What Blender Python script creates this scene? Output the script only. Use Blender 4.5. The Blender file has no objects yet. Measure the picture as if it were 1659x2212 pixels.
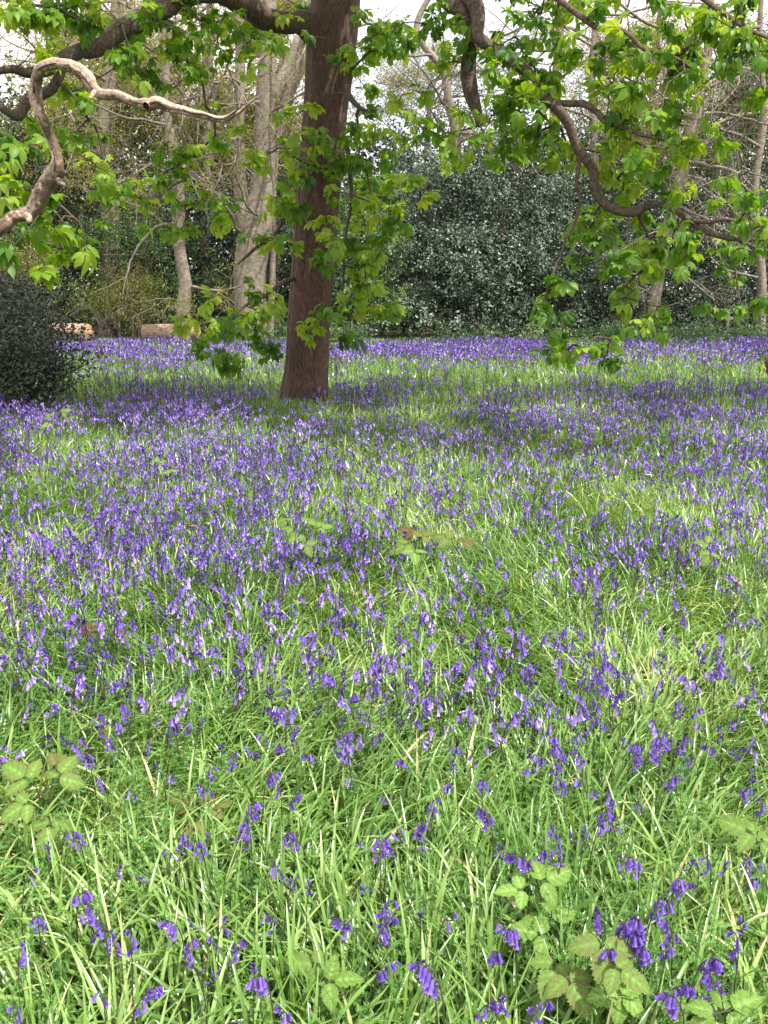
import bpy, math, random
import numpy as np
from mathutils import Vector, Matrix

R = math.radians
rng = np.random.default_rng(7)
random.seed(7)
S = bpy.context.scene
COL = S.collection

# ------------------------------------------------------------------ camera
CAM_Z, PITCH, FOC = 1.6, R(13.6), 2004.0
cam = bpy.data.cameras.new('camera')
cam.sensor_fit = 'VERTICAL'
cam.angle = 2 * math.atan(1106 / FOC)
cam.clip_start = 0.05
cam.clip_end = 2000
co = bpy.data.objects.new('camera', cam)
co.location = (0, 0, CAM_Z)
co.rotation_euler = (R(90) - PITCH, 0, 0)
COL.objects.link(co)
S.camera = co

# ------------------------------------------------------------------ light
SUN_DIR = Vector((0.42, -0.36, 0.95)).normalized()     # towards the sun
sun_el = math.asin(SUN_DIR.z)
sun_az = math.atan2(SUN_DIR.x, SUN_DIR.y)
w = bpy.data.worlds.new('World')
S.world = w
w.use_nodes = True
nt = w.node_tree
nt.nodes.clear()
wo = nt.nodes.new('ShaderNodeOutputWorld')
bg = nt.nodes.new('ShaderNodeBackground')
sk = nt.nodes.new('ShaderNodeTexSky')
sk.sky_type = 'NISHITA'
sk.sun_disc = False
sk.sun_elevation = sun_el
sk.sun_rotation = sun_az
sk.air_density = 1.0
sk.dust_density = 1.5
bg.inputs[1].default_value = 0.12
tc = nt.nodes.new('ShaderNodeTexCoord')
nz = nt.nodes.new('ShaderNodeTexNoise')
nz.inputs['Scale'].default_value = 2.2
nz.inputs['Detail'].default_value = 6
cr = nt.nodes.new('ShaderNodeValToRGB')
cr.color_ramp.elements[0].position = 0.28
cr.color_ramp.elements[1].position = 0.46
mx = nt.nodes.new('ShaderNodeMixRGB')
mx.inputs[2].default_value = (10.5, 10.0, 10.2, 1)
nt.links.new(tc.outputs['Generated'], nz.inputs['Vector'])
nt.links.new(nz.outputs['Fac'], cr.inputs[0])
nt.links.new(cr.outputs[0], mx.inputs[0])
nt.links.new(sk.outputs[0], mx.inputs[1])
nt.links.new(mx.outputs[0], bg.inputs[0])
nt.links.new(bg.outputs[0], wo.inputs[0])

sl = bpy.data.lights.new('sun', 'SUN')
sl.energy = 4.8
sl.angle = R(0.55)
sl.color = (1.0, 0.96, 0.90)
so = bpy.data.objects.new('sun', sl)
so.rotation_euler = SUN_DIR.to_track_quat('Z', 'Y').to_euler()
COL.objects.link(so)
S.view_settings.view_transform = 'Standard'
S.view_settings.look = 'None'
S.view_settings.exposure = 0.82
S.view_settings.gamma = 1
S.cycles.max_bounces = 6
S.cycles.diffuse_bounces = 3
S.cycles.glossy_bounces = 2
S.cycles.transmission_bounces = 3
S.cycles.sample_clamp_indirect = 4
S.cycles.use_adaptive_sampling = False

# ------------------------------------------------------------------ placing
FW = np.array([0, math.cos(PITCH), -math.sin(PITCH)])
UP = np.array([0, math.sin(PITCH), math.cos(PITCH)])
RT = np.array([1.0, 0, 0])
CP = np.array([0, 0, CAM_Z])


def ray(x, y):
    return FW + RT * ((x - 829.5) / FOC) + UP * ((1106 - y) / FOC)


def P(x, y, Y):          # the point seen at (x, y) standing Y metres away
    d = ray(x, y)
    return CP + d * (Y / d[1])


def G(x, y, h=0.0):      # the point seen at (x, y) at height h
    d = ray(x, y)
    return CP + d * ((CAM_Z - h) / -d[2])


def pw(px, Y):           # pixel width -> metres at distance Y
    return px * Y / FOC


# ------------------------------------------------------------------ mesh building
class MB:
    def __init__(self):
        self.v, self.q, self.t, self.a, self.n = [], [], [], [], 0
        self.qm, self.tm = [], []

    def add(self, verts, quads=None, tris=None, rnd=0.5, mat=0):
        verts = np.asarray(verts, dtype=np.float32).reshape(-1, 3)
        k = len(verts)
        self.v.append(verts)
        self.a.append(np.broadcast_to(np.asarray(rnd, dtype=np.float32), (k,)).copy())
        if quads is not None and len(quads):
            q = np.asarray(quads, dtype=np.int64) + self.n
            self.q.append(q)
            self.qm.append(np.full(len(q), mat))
        if tris is not None and len(tris):
            t = np.asarray(tris, dtype=np.int64) + self.n
            self.t.append(t)
            self.tm.append(np.full(len(t), mat))
        self.n += k

    def mesh(self, name, mats, smooth=False):
        me = bpy.data.meshes.new(name)
        if not isinstance(mats, (list, tuple)):
            mats = [mats]
        v = np.concatenate(self.v)
        q = np.concatenate(self.q) if self.q else np.zeros((0, 4), int)
        t = np.concatenate(self.t) if self.t else np.zeros((0, 3), int)
        mi = np.concatenate([x for x in self.qm + self.tm])
        me.vertices.add(len(v))
        me.vertices.foreach_set('co', v.ravel())
        loops = np.concatenate([q.ravel(), t.ravel()]).astype(np.int32)
        me.loops.add(len(loops))
        me.loops.foreach_set('vertex_index', loops)
        nf = len(q) + len(t)
        me.polygons.add(nf)
        st = np.concatenate([np.arange(len(q)) * 4, len(q) * 4 + np.arange(len(t)) * 3]).astype(np.int32)
        me.polygons.foreach_set('loop_start', st)
        me.polygons.foreach_set('material_index', mi.astype(np.int32))
        for m in mats:
            me.materials.append(m)
        at = me.attributes.new('rnd', 'FLOAT', 'POINT')
        at.data.foreach_set('value', np.concatenate(self.a))
        me.update(calc_edges=True)
        me.polygons.foreach_set('use_smooth', np.full(nf, bool(smooth)))
        return me

    def build(self, name, mats, parent=None, smooth=False):
        o = bpy.data.objects.new(name, self.mesh(name, mats, smooth))
        COL.objects.link(o)
        if parent is not None:
            o.parent = parent
            pm = world_loc(parent)
            o.location = -pm
        return o


def world_loc(o):
    p = Vector((0, 0, 0))
    while o is not None:
        p += o.location
        o = o.parent
    return p


def tag(o, label=None, cat=None, group=None, kind=None):
    if label: o['label'] = label
    if cat: o['category'] = cat
    if group: o['group'] = group
    if kind: o['kind'] = kind
    return o


def empty(name, loc, rz=0.0):
    o = bpy.data.objects.new(name, None)
    o.location = loc
    o.rotation_euler = (0, 0, rz)
    o.empty_display_size = 0.1
    COL.objects.link(o)
    return o


def resample(pts, rad, step):
    """Catmull-Rom through the points, with radii"""
    pts = np.asarray(pts, float)
    rad = np.asarray(rad, float)
    n = len(pts)
    ext = np.vstack([2 * pts[0] - pts[1], pts, 2 * pts[-1] - pts[-2]])
    out, ro = [], []
    for i in range(n - 1):
        p0, p1, p2, p3 = ext[i:i + 4]
        L = np.linalg.norm(p2 - p1)
        k = max(1, int(math.ceil(L / step)))
        for j in range(k):
            t = j / k
            out.append(0.5 * (2 * p1 + (p2 - p0) * t + (2 * p0 - 5 * p1 + 4 * p2 - p3) * t * t + (3 * p1 - p0 - 3 * p2 + p3) * t ** 3))
            ro.append(rad[i] * (1 - t) + rad[i + 1] * t)
    out.append(pts[-1])
    ro.append(rad[-1])
    return np.array(out), np.array(ro)


def tube(mb, pts, rad, sides=6, rnd=0.5, rough=0.0, ribs=None, cap=True, mat=0, seed=0):
    pts = np.asarray(pts, float)
    rad = np.asarray(rad, float)
    n = len(pts)
    tan = np.gradient(pts, axis=0)
    tan /= np.linalg.norm(tan, axis=1)[:, None] + 1e-9
    ref = np.array([0, 0, 1.0]) if abs(tan[0, 2]) < 0.9 else np.array([1.0, 0, 0])
    nr = np.cross(tan[0], ref)
    nr /= np.linalg.norm(nr)
    V = np.zeros((n, sides, 3))
    th = np.arange(sides) / sides * 2 * math.pi
    for i in range(n):
        if i:
            nr = nr - tan[i] * np.dot(nr, tan[i])
            nr /= np.linalg.norm(nr) + 1e-9
        bn = np.cross(tan[i], nr)
        rr = np.full(sides, rad[i])
        if ribs is not None:
            rr = rr * ribs(i / max(1, n - 1), th, i)
        if rough:
            rr = rr * (1 + rough * rng.standard_normal(sides))
        V[i] = pts[i] + np.outer(np.cos(th) * rr, nr) + np.outer(np.sin(th) * rr, bn)
    a = (np.arange(n - 1)[:, None] * sides + np.arange(sides)[None]).ravel()
    b = (np.arange(n - 1)[:, None] * sides + (np.arange(sides)[None] + 1) % sides).ravel()
    q = np.stack([a, b, b + sides, a + sides], 1)
    verts = V.reshape(-1, 3)
    tris = None
    if cap:
        verts = np.vstack([verts, pts[-1] + tan[-1] * rad[-1] * 0.4, pts[0] - tan[0] * rad[0] * 0.2])
        e = (n - 1) * sides
        k = np.arange(sides)
        tris = np.vstack([np.stack([e + k, e + (k + 1) % sides, np.full(sides, n * sides)], 1),
                          np.stack([(k + 1) % sides, k, np.full(sides, n * sides + 1)], 1)])
    mb.add(verts, q, tris, rnd, mat)


def frames(dirs, normals):
    """rotation matrices whose Y axis is dirs, Z close to normals"""
    y = dirs / (np.linalg.norm(dirs, axis=1)[:, None] + 1e-9)
    x = np.cross(y, normals)
    x /= np.linalg.norm(x, axis=1)[:, None] + 1e-9
    z = np.cross(x, y)
    return np.stack([x, y, z], 2)


def scatter(mb, tv, tq, tt, M, T, scale, rnd, mat=0, nz_=0.0):
    """copies of a template: verts tv, quads tq, tris tt, rotations M, positions T"""
    N, k = len(T), len(tv)
    if N == 0: return
    sc = np.asarray(scale, float)
    if sc.ndim == 0: sc = np.full(N, float(sc))
    V = np.einsum('nij,kj->nki', M, tv) * sc[:, None, None] + T[:, None, :]
    off = (np.arange(N) * k)[:, None, None]
    q = (tq[None] + off).reshape(-1, 4) if tq is not None and len(tq) else None
    t = (tt[None] + off).reshape(-1, 3) if tt is not None and len(tt) else None
    mb.add(V.reshape(-1, 3), q, t, np.repeat(np.asarray(rnd, float) * np.ones(N), k), mat)


def rand_dirs(n):
    v = rng.standard_normal((n, 3))
    return v / np.linalg.norm(v, axis=1)[:, None]


def vnoise(x, y, sc, seed=0):
    """smooth value noise 0..1"""
    r = np.random.default_rng(seed).random((64, 64))
    x = np.asarray(x) / sc + 20.3
    y = np.asarray(y) / sc + 11.7
    xi, yi = np.floor(x).astype(int), np.floor(y).astype(int)
    fx, fy = x - xi, y - yi
    fx, fy = fx * fx * (3 - 2 * fx), fy * fy * (3 - 2 * fy)
    g = lambda a, b: r[a % 64, b % 64]
    return (g(xi, yi) * (1 - fx) + g(xi + 1, yi) * fx) * (1 - fy) + (g(xi, yi + 1) * (1 - fx) + g(xi + 1, yi + 1) * fx) * fy


# ------------------------------------------------------------------ materials
def base_mat(name):
    m = bpy.data.materials.new(name)
    m.use_nodes = True
    t = m.node_tree
    t.nodes.clear()
    o = t.nodes.new('ShaderNodeOutputMaterial')
    b = t.nodes.new('ShaderNodeBsdfPrincipled')
    t.links.new(b.outputs[0], o.inputs[0])
    return m, t, b, o


def ramp(t, stops, fac):
    r = t.nodes.new('ShaderNodeValToRGB')
    e = r.color_ramp.elements
    e[0].position, e[0].color = stops[0][0], (*stops[0][1], 1)
    e[1].position, e[1].color = stops[-1][0], (*stops[-1][1], 1)
    for p, c in stops[1:-1]:
        k = e.new(p)
        k.color = (*c, 1)
    t.links.new(fac, r.inputs[0])
    return r.outputs[0]


def leaf_mat(name, stops, rough=0.45, trans=0.35, spec=0.5, tcol=None, nscale=9.0, namt=0.25):
    m, t, b, o = base_mat(name)
    a = t.nodes.new('ShaderNodeAttribute')
    a.attribute_name = 'rnd'
    n = t.nodes.new('ShaderNodeTexNoise')
    n.inputs['Scale'].default_value = nscale
    n.inputs['Detail'].default_value = 3
    tcn = t.nodes.new('ShaderNodeTexCoord')
    t.links.new(tcn.outputs['Object'], n.inputs['Vector'])
    ma = t.nodes.new('ShaderNodeMath')
    ma.operation = 'MULTIPLY_ADD'
    t.links.new(n.outputs['Fac'], ma.inputs[0])
    ma.inputs[1].default_value = namt
    ad = t.nodes.new('ShaderNodeMath')
    ad.operation = 'ADD'
    t.links.new(a.outputs['Fac'], ad.inputs[0])
    ad.inputs[1].default_value = -namt / 2
    t.links.new(ad.outputs[0], ma.inputs[2])
    c = ramp(t, stops, ma.outputs[0])
    t.links.new(c, b.inputs['Base Color'])
    b.inputs['Roughness'].default_value = rough
    b.inputs['Specular IOR Level'].default_value = spec
    if trans > 0:
        tr = t.nodes.new('ShaderNodeBsdfTranslucent')
        mul = t.nodes.new('ShaderNodeMixRGB')
        mul.blend_type = 'MULTIPLY'
        mul.inputs[0].default_value = 1
        t.links.new(c, mul.inputs[1])
        mul.inputs[2].default_value = (*(tcol or (1.5, 1.4, 0.6)), 1)
        t.links.new(mul.outputs[0], tr.inputs[0])
        mxs = t.nodes.new('ShaderNodeMixShader')
        mxs.inputs[0].default_value = trans
        t.links.new(b.outputs[0], mxs.inputs[1])
        t.links.new(tr.outputs[0], mxs.inputs[2])
        t.links.new(mxs.outputs[0], o.inputs[0])
    return m


def bark_mat(name, c1, c2, c3=None, scale=(14, 14, 2.0), bump=0.5, rough=0.85, moss=None):
    m, t, b, o = base_mat(name)
    tcn = t.nodes.new('ShaderNodeTexCoord')
    mp = t.nodes.new('ShaderNodeMapping')
    mp.inputs['Scale'].default_value = scale
    t.links.new(tcn.outputs['Object'], mp.inputs[0])
    n = t.nodes.new('ShaderNodeTexNoise')
    n.inputs['Scale'].default_value = 1.6
    n.inputs['Detail'].default_value = 8
    n.inputs['Roughness'].default_value = 0.65
    t.links.new(mp.outputs[0], n.inputs['Vector'])
    c = ramp(t, [(0.35, c1), (0.5, c2), (0.68, c3 or c2)], n.outputs['Fac'])
    n2 = t.nodes.new('ShaderNodeTexNoise')
    n2.inputs['Scale'].default_value = 2.3
    n2.inputs['Detail'].default_value = 5
    t.links.new(tcn.outputs['Object'], n2.inputs['Vector'])
    mxc = t.nodes.new('ShaderNodeMixRGB')
    mxc.blend_type = 'MIX'
    r2 = t.nodes.new('ShaderNodeValToRGB')
    r2.color_ramp.elements[0].position = 0.5
    r2.color_ramp.elements[1].position = 0.68
    r2.color_ramp.elements[1].color = (0.6, 0.6, 0.6, 1)
    t.links.new(n2.outputs['Fac'], r2.inputs[0])
    t.links.new(r2.outputs[0], mxc.inputs[0])
    t.links.new(c, mxc.inputs[1])
    mxc.inputs[2].default_value = (*(moss or tuple(0.6 * x for x in c2)), 1)
    t.links.new(mxc.outputs[0], b.inputs['Base Color'])
    b.inputs['Roughness'].default_value = rough
    bp = t.nodes.new('ShaderNodeBump')
    bp.inputs['Strength'].default_value = bump
    bp.inputs['Distance'].default_value = 0.03
    t.links.new(n.outputs['Fac'], bp.inputs['Height'])
    t.links.new(bp.outputs[0], b.inputs['Normal'])
    return m


M = {}
M['chestnut_leaf'] = leaf_mat('chestnut_leaf', [(0, (0.035, 0.10, 0.012)), (0.4, (0.10, 0.22, 0.02)), (1, (0.27, 0.38, 0.05))], 0.45, 0.5, 0.35, (1.8, 1.6, 0.4))
M['strap'] = leaf_mat('strap_leaf', [(0, (0.035, 0.09, 0.015)), (0.3, (0.085, 0.18, 0.025)), (0.55, (0.16, 0.285, 0.055)), (0.85, (0.30, 0.415, 0.13)), (1, (0.50, 0.45, 0.22))], 0.28, 0.3, 0.6, (1.4, 1.3, 0.7), 3.0, 0.3)
M['grass'] = leaf_mat('grass_blade', [(0, (0.05, 0.13, 0.015)), (0.5, (0.13, 0.27, 0.03)), (1, (0.28, 0.38, 0.08))], 0.42, 0.35, 0.5, (1.4, 1.35, 0.6), 2.0, 0.35)
M['cleavers'] = leaf_mat('cleavers_leaf', [(0, (0.06, 0.17, 0.03)), (1, (0.15, 0.32, 0.07))], 0.5, 0.35, 0.4, (1.3, 1.3, 0.6))
M['bramble'] = leaf_mat('bramble_leaf', [(0, (0.13, 0.06, 0.03)), (0.25, (0.13, 0.15, 0.04)), (0.5, (0.12, 0.24, 0.04)), (1, (0.34, 0.47, 0.13))], 0.62, 0.3, 0.2, (1.3, 1.3, 0.6), 30, 0.12)
M['bell'] = leaf_mat('bluebell_petal', [(0, (0.045, 0.02, 0.12)), (0.4, (0.145, 0.075, 0.41)), (0.75, (0.28, 0.165, 0.64)), (1, (0.56, 0.42, 0.83))], 0.45, 0.3, 0.35, (1.1, 1.0, 1.2), 40, 0.2)
M['bell_stem'] = leaf_mat('bluebell_stalk', [(0, (0.03, 0.02, 0.035)), (0.5, (0.055, 0.065, 0.03)), (1, (0.15, 0.22, 0.07))], 0.5, 0.0, 0.4, None, 20, 0.4)
M['holly'] = leaf_mat('holly_leaf', [(0, (0.010, 0.026, 0.012)), (0.45, (0.034, 0.064, 0.034)), (1, (0.175, 0.235, 0.165))], 0.42, 0.08, 0.6, (1.2, 1.3, 0.5), 1.5, 0.4)
M['holly_green'] = leaf_mat('shrub_leaf', [(0, (0.03, 0.08, 0.02)), (0.6, (0.09, 0.17, 0.05)), (1, (0.20, 0.28, 0.10))], 0.4, 0.3, 0.5, None, 1.5, 0.4)
M['yellow_leaf'] = leaf_mat('spring_leaf', [(0, (0.10, 0.11, 0.02)), (0.5, (0.22, 0.24, 0.05)), (1, (0.36, 0.34, 0.10))], 0.5, 0.4, 0.3, None, 1.5, 0.4)
M['dark_leaf'] = leaf_mat('dark_evergreen_leaf', [(0, (0.012, 0.027, 0.011)), (0.7, (0.036, 0.058, 0.028)), (1, (0.12, 0.155, 0.10))], 0.5, 0.05, 0.5, None, 2, 0.4)
M['brown_leaf'] = leaf_mat('dead_leaf', [(0, (0.20, 0.10, 0.05)), (1, (0.45, 0.32, 0.20))], 0.7, 0.15, 0.3, (1, 0.9, 0.7), 20, 0.5)
M['bark'] = bark_mat('chestnut_bark', (0.026, 0.012, 0.008), (0.095, 0.05, 0.036), (0.175, 0.098, 0.07), (34, 34, 8), 1.0, moss=(0.07, 0.05, 0.03))
M['limb'] = bark_mat('chestnut_limb_bark', (0.025, 0.016, 0.012), (0.08, 0.052, 0.036), (0.15, 0.10, 0.075), (22, 22, 22), 0.6, moss=(0.08, 0.07, 0.04))
M['twig'] = bark_mat('twig_bark', (0.03, 0.022, 0.016), (0.08, 0.055, 0.038), None, (20, 20, 20), 0.3)
M['beech'] = bark_mat('beech_bark', (0.11, 0.085, 0.065), (0.21, 0.17, 0.13), (0.31, 0.26, 0.21), (5, 5, 8), 0.35, moss=(0.14, 0.14, 0.08))
M['pale_twig'] = bark_mat('pale_twig', (0.10, 0.08, 0.06), (0.19, 0.155, 0.12), (0.29, 0.245, 0.20), (6, 6, 6), 0.2)
M['dead_wood'] = bark_mat('weathered_wood', (0.09, 0.055, 0.035), (0.30, 0.19, 0.13), (0.62, 0.50, 0.40), (16, 26, 34), 0.9, moss=(0.17, 0.13, 0.06))
m, t, b, o = base_mat('peeling_branch')
a_ = t.nodes.new('ShaderNodeAttribute'); a_.attribute_name = 'rnd'
tcn = t.nodes.new('ShaderNodeTexCoord')
n = t.nodes.new('ShaderNodeTexNoise'); n.inputs['Scale'].default_value = 38; n.inputs['Detail'].default_value = 8; n.inputs['Roughness'].default_value = 0.7
t.links.new(tcn.outputs['Object'], n.inputs['Vector'])
brk = ramp(t, [(0.3, (0.05, 0.032, 0.018)), (0.5, (0.14, 0.088, 0.055)), (0.7, (0.24, 0.16, 0.10))], n.outputs['Fac'])
wd_ = ramp(t, [(0.3, (0.15, 0.095, 0.06)), (0.5, (0.36, 0.265, 0.195)), (0.7, (0.58, 0.46, 0.36))], n.outputs['Fac'])
ad = t.nodes.new('ShaderNodeMath'); ad.operation = 'MULTIPLY_ADD'
t.links.new(n.outputs['Fac'], ad.inputs[0]); ad.inputs[1].default_value = 1.2; t.links.new(a_.outputs['Fac'], ad.inputs[2])
msk_d = t.nodes.new('ShaderNodeMath'); msk_d.operation = 'MULTIPLY_ADD'
t.links.new(ad.outputs[0], msk_d.inputs[0]); msk_d.inputs[1].default_value = 6.0; msk_d.inputs[2].default_value = -6.0; msk_d.use_clamp = True
mxc = t.nodes.new('ShaderNodeMixRGB')
t.links.new(msk_d.outputs[0], mxc.inputs[0]); t.links.new(brk, mxc.inputs[1]); t.links.new(wd_, mxc.inputs[2])
t.links.new(mxc.outputs[0], b.inputs['Base Color'])
b.inputs['Roughness'].default_value = 0.8
bp = t.nodes.new('ShaderNodeBump'); bp.inputs['Strength'].default_value = 0.9; bp.inputs['Distance'].default_value = 0.01
t.links.new(n.outputs['Fac'], bp.inputs['Height']); t.links.new(bp.outputs[0], b.inputs['Normal'])
M['peeling'] = m
M['log_bark'] = bark_mat('log_bark', (0.12, 0.075, 0.055), (0.38, 0.26, 0.19), (0.55, 0.41, 0.31), (4, 22, 22), 0.6)
M['log_end'] = bark_mat('sawn_wood', (0.42, 0.23, 0.12), (0.52, 0.31, 0.17), (0.58, 0.38, 0.23), (8, 8, 8), 0.2)

# ------------------------------------------------------------------ ground
m, t, b, o = base_mat('woodland_soil')
tcn = t.nodes.new('ShaderNodeTexCoord')
n = t.nodes.new('ShaderNodeTexNoise')
n.inputs['Scale'].default_value = 6
n.inputs['Detail'].default_value = 8
t.links.new(tcn.outputs['Object'], n.inputs['Vector'])
t.links.new(ramp(t, [(0.3, (0.025, 0.03, 0.012)), (0.55, (0.04, 0.065, 0.02)), (0.8, (0.09, 0.07, 0.035))], n.outputs['Fac']), b.inputs['Base Color'])
b.inputs['Roughness'].default_value = 0.95
M['soil'] = m


def ground_z(x, y):
    x = np.asarray(x, float)
    y = np.asarray(y, float)
    return (vnoise(x, y, 2.3, 3) - 0.5) * 0.10 + (vnoise(x, y, 0.7, 4) - 0.5) * 0.03


gx = np.concatenate([[-400, -120, -50], np.arange(-26, 26.1, 0.5), [50, 120, 400]])
gy = np.concatenate([[-300, -60, -10], np.arange(-2, 50, 0.5), [80, 200, 700]])
GX, GY = np.meshgrid(gx, gy)
GZ = ground_z(GX, GY)
far = (np.abs(GX) > 27) | (GY > 50) | (GY < -5)
GZ[far] = 0
mb = MB()
nx, ny = len(gx), len(gy)
ia = (np.arange(ny - 1)[:, None] * nx + np.arange(nx - 1)[None]).ravel()
mb.add(np.stack([GX.ravel(), GY.ravel(), GZ.ravel()], 1), np.stack([ia, ia + 1, ia + nx + 1, ia + nx], 1))
tag(mb.build('ground', M['soil'], smooth=True), kind='structure')

# ------------------------------------------------------------------ leaf templates


def leaflet(n=5, fold=0.18, droop=0.35, wid=0.36, peak=0.66, be=1.3):
    """a leaflet along +Y of length 1, n stations, folded at its midrib"""
    vs, q = [], []
    for i in range(n):
        s = i / (n - 1)
        wv = wid / 2 * (math.sin(math.pi * min(1, s / peak) / 2) ** be if s < peak else max(0.0, math.cos(math.pi / 2 * (s - peak) / (1 - peak))) ** 0.8)
        wv = max(wv, 0.008)
        z = -droop * s * s
        yy = s * (1 - 0.25 * droop * s)
        vs += [(-wv, yy, z + fold * wv), (0, yy, z), (wv, yy, z + fold * wv)]
    for i in range(n - 1):
        a = i * 3
        q += [(a, a + 1, a + 4, a + 3), (a + 1, a + 2, a + 5, a + 4)]
    return np.array(vs), np.array(q)


def palmate(r, k=6, droop=0.45):
    V, Q = [], []
    off = 0
    for j in range(k):
        ang = (j - (k - 1) / 2) * (R(270) / k) + r.uniform(-.08, .08)
        L = 1.0 - 0.38 * abs(j - (k - 1) / 2) / ((k - 1) / 2)
        v, q = leaflet(6, 0.45 + r.uniform(-.2, .2), droop + r.uniform(-.15, .25), 0.50, 0.70, 2.1)
        v = v * L
        c, s = math.cos(ang), math.sin(ang)
        v = np.stack([v[:, 0] * c + v[:, 1] * s, -v[:, 0] * s + v[:, 1] * c, v[:, 2] + r.uniform(-.02, .02)], 1)
        V.append(v)
        Q.append(q + off)
        off += len(v)
    return np.vstack(V), np.vstack(Q)


_pr = random.Random(3)
PALM = [palmate(_pr, 5, 0.35), palmate(_pr, 6, 0.55), palmate(_pr, 7, 0.7), palmate(_pr, 7, 0.35), palmate(_pr, 5, 0.95), palmate(_pr, 6, 0.2)]
LEAF1 = leaflet(3, 0.5, 0.25, 0.55, 0.5)                       # small simple leaf: 4 quads
DIA = (np.array([(0, 0, 0), (-.28, .5, .08), (0, 1, -.08), (.28, .5, .08)]), np.array([(0, 1, 2, 3)]))     # one-quad leaf


def put_palms(mb, pos, scale, up=0.35, rnd=None, out=None):
    """palmate leaves: leaf plane roughly horizontal with tilt, hanging outwards"""
    N = len(pos)
    if N == 0: return
    az = rng.random(N) * 2 * math.pi
    tilt = rng.normal(-0.35, 0.45, N)
    d = np.stack([np.cos(az) * np.cos(tilt), np.sin(az) * np.cos(tilt), np.sin(tilt)], 1)
    if out is not None:
        d = d + out * 0.8
    nrm = np.tile([0, 0, 1.0], (N, 1)) + rng.normal(0, up, (N, 3))
    Mx = frames(d, nrm)
    kind = rng.integers(0, len(PALM), N)
    rr = rng.random(N) * 0.8 + 0.1 if rnd is None else rnd
    sc = scale * rng.uniform(0.55, 1.25, N)
    for k, (v, q) in enumerate(PALM):
        s = kind == k
        scatter(mb, v, q, None, Mx[s], pos[s], sc[s], rr[s])


# ------------------------------------------------------------------ limbs, twigs and leaf clumps
DK = 0.9          # the chestnut stands a little nearer than first measured


def px_limb(pts, Y0=None):
    """[(x, y, Y, width px)] -> points, radii"""
    p = [P(a, b_, c * DK) for a, b_, c, d in pts]
    r = [pw(d, c * DK) / 2 for a, b_, c, d in pts]
    return np.array(p), np.array(r)


def grow_twigs(nodes, clumps, seed=0, rmax=0.022, rmin=0.003):
    """join each clump centre to the nearest limb point or clump already joined (a spanning tree);
    returns [(polyline, radii)]"""
    r = np.random.default_rng(seed)
    nodes = np.asarray(nodes)
    pts = np.asarray(clumps)
    n = len(pts)
    inn = np.zeros(n, bool)
    dist = np.full(n, 1e9)
    par = np.full(n, -1)
    parn = np.zeros((n, 3))
    for i in range(n):
        d = np.linalg.norm(nodes - pts[i], axis=1) * 1.0
        k = d.argmin()
        dist[i], par[i], parn[i] = d[k], -1, nodes[k]
    order = []
    for _ in range(n):
        c = np.where(inn, 1e9, dist).argmin()
        inn[c] = True
        order.append(c)
        d = np.linalg.norm(pts - pts[c], axis=1) * 1.15
        upd = (~inn) & (d < dist)
        dist[upd] = d[upd]
        par[upd] = c
        parn[upd] = pts[c]
    cnt = np.ones(n)
    for c in reversed(order):
        if par[c] >= 0: cnt[par[c]] += cnt[c]
    out = []
    for c in order:
        a, b_ = parn[c], pts[c]
        L = np.linalg.norm(b_ - a)
        k = max(3, int(L / 0.12))
        tt = np.linspace(0, 1, k + 1)
        line = a[None] * (1 - tt)[:, None] + b_[None] * tt[:, None]
        wob = np.cumsum(r.normal(0, 1, (k + 1, 3)), axis=0)
        wob -= tt[:, None] * wob[-1] + (1 - tt)[:, None] * wob[0]
        line = line + wob * 0.028
        line[:, 2] += np.sin(tt * math.pi) * 0.07 * L
        r0 = min(rmax, 0.0045 * math.sqrt(cnt[c] + 0.5))
        r1 = max(rmin, r0 * 0.7)
        root = c
        while par[root] >= 0: root = par[root]
        out.append((line, np.linspace(r0, r1, k + 1), int(root)))
    return out


def clump_leaves(mbl, mbt, centres, radii, leaf=0.15, dens=1.0, flat=0.75, tone=None):
    for ci, (c, rad) in enumerate(zip(centres, radii)):
        n = max(4, int(dens * 11 * (rad / 0.22) ** 1.6))
        off = rand_dirs(n) * (rng.random(n) ** 0.5)[:, None] * rad
        off[:, 2] *= flat
        pos = c + off
        tn = rng.uniform(0.15, 0.85)
        if tone is not None: tn = tone[ci]
        rr = np.clip(tn + rng.normal(0, 0.17, n), 0, 1)
        put_palms(mbl, pos, leaf, 0.4, rr, off / rad)
        for k in range(n):
            if rng.random() < 0.6:
                s = c + off[k] * 0.1
                mid = (s + pos[k]) / 2 + np.array([0, 0, 0.03])
                tube(mbt, [s, mid, pos[k]], [0.003, 0.0022, 0.0018], 3, cap=False, mat=1)


def parse(s):
    return [tuple(float(v) for v in q.split(',')) for q in s.split()]


# ---- the chestnut in the middle
Y0 = 14.3 * DK
trunk_px = [(652, 900, 116), (653, 872, 110), (656, 850, 103), (661, 800, 95), (664, 750, 92), (667, 682, 90), (675, 600, 91), (681, 532, 92), (686, 460, 88),
            (690, 400, 88), (696, 335, 92), (698, 300, 90), (703, 240, 86), (710, 150, 92), (716, 80, 96), (725, 0, 92), (733, -80, 88), (738, -180, 82)]
tp = np.array([P(x, y, Y0) for x, y, wd in trunk_px])
tp[0, 2] = -0.1
tr_ = np.array([pw(wd, Y0) / 2 for x, y, wd in trunk_px])
top = tp[-1]
more = [top + np.array([0.1, -0.2, 1.2]), top + np.array([0.0, -0.5, 2.8]), top + np.array([0.3, -0.6, 4.5]), top + np.array([0.2, -0.9, 6.5])]
tp = np.vstack([tp, more])
tr_ = np.concatenate([tr_, [0.26, 0.2, 0.13, 0.05]])
tpp, trr = resample(tp, tr_, 0.07)
_ph = rng.random(9) * 6.28


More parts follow.
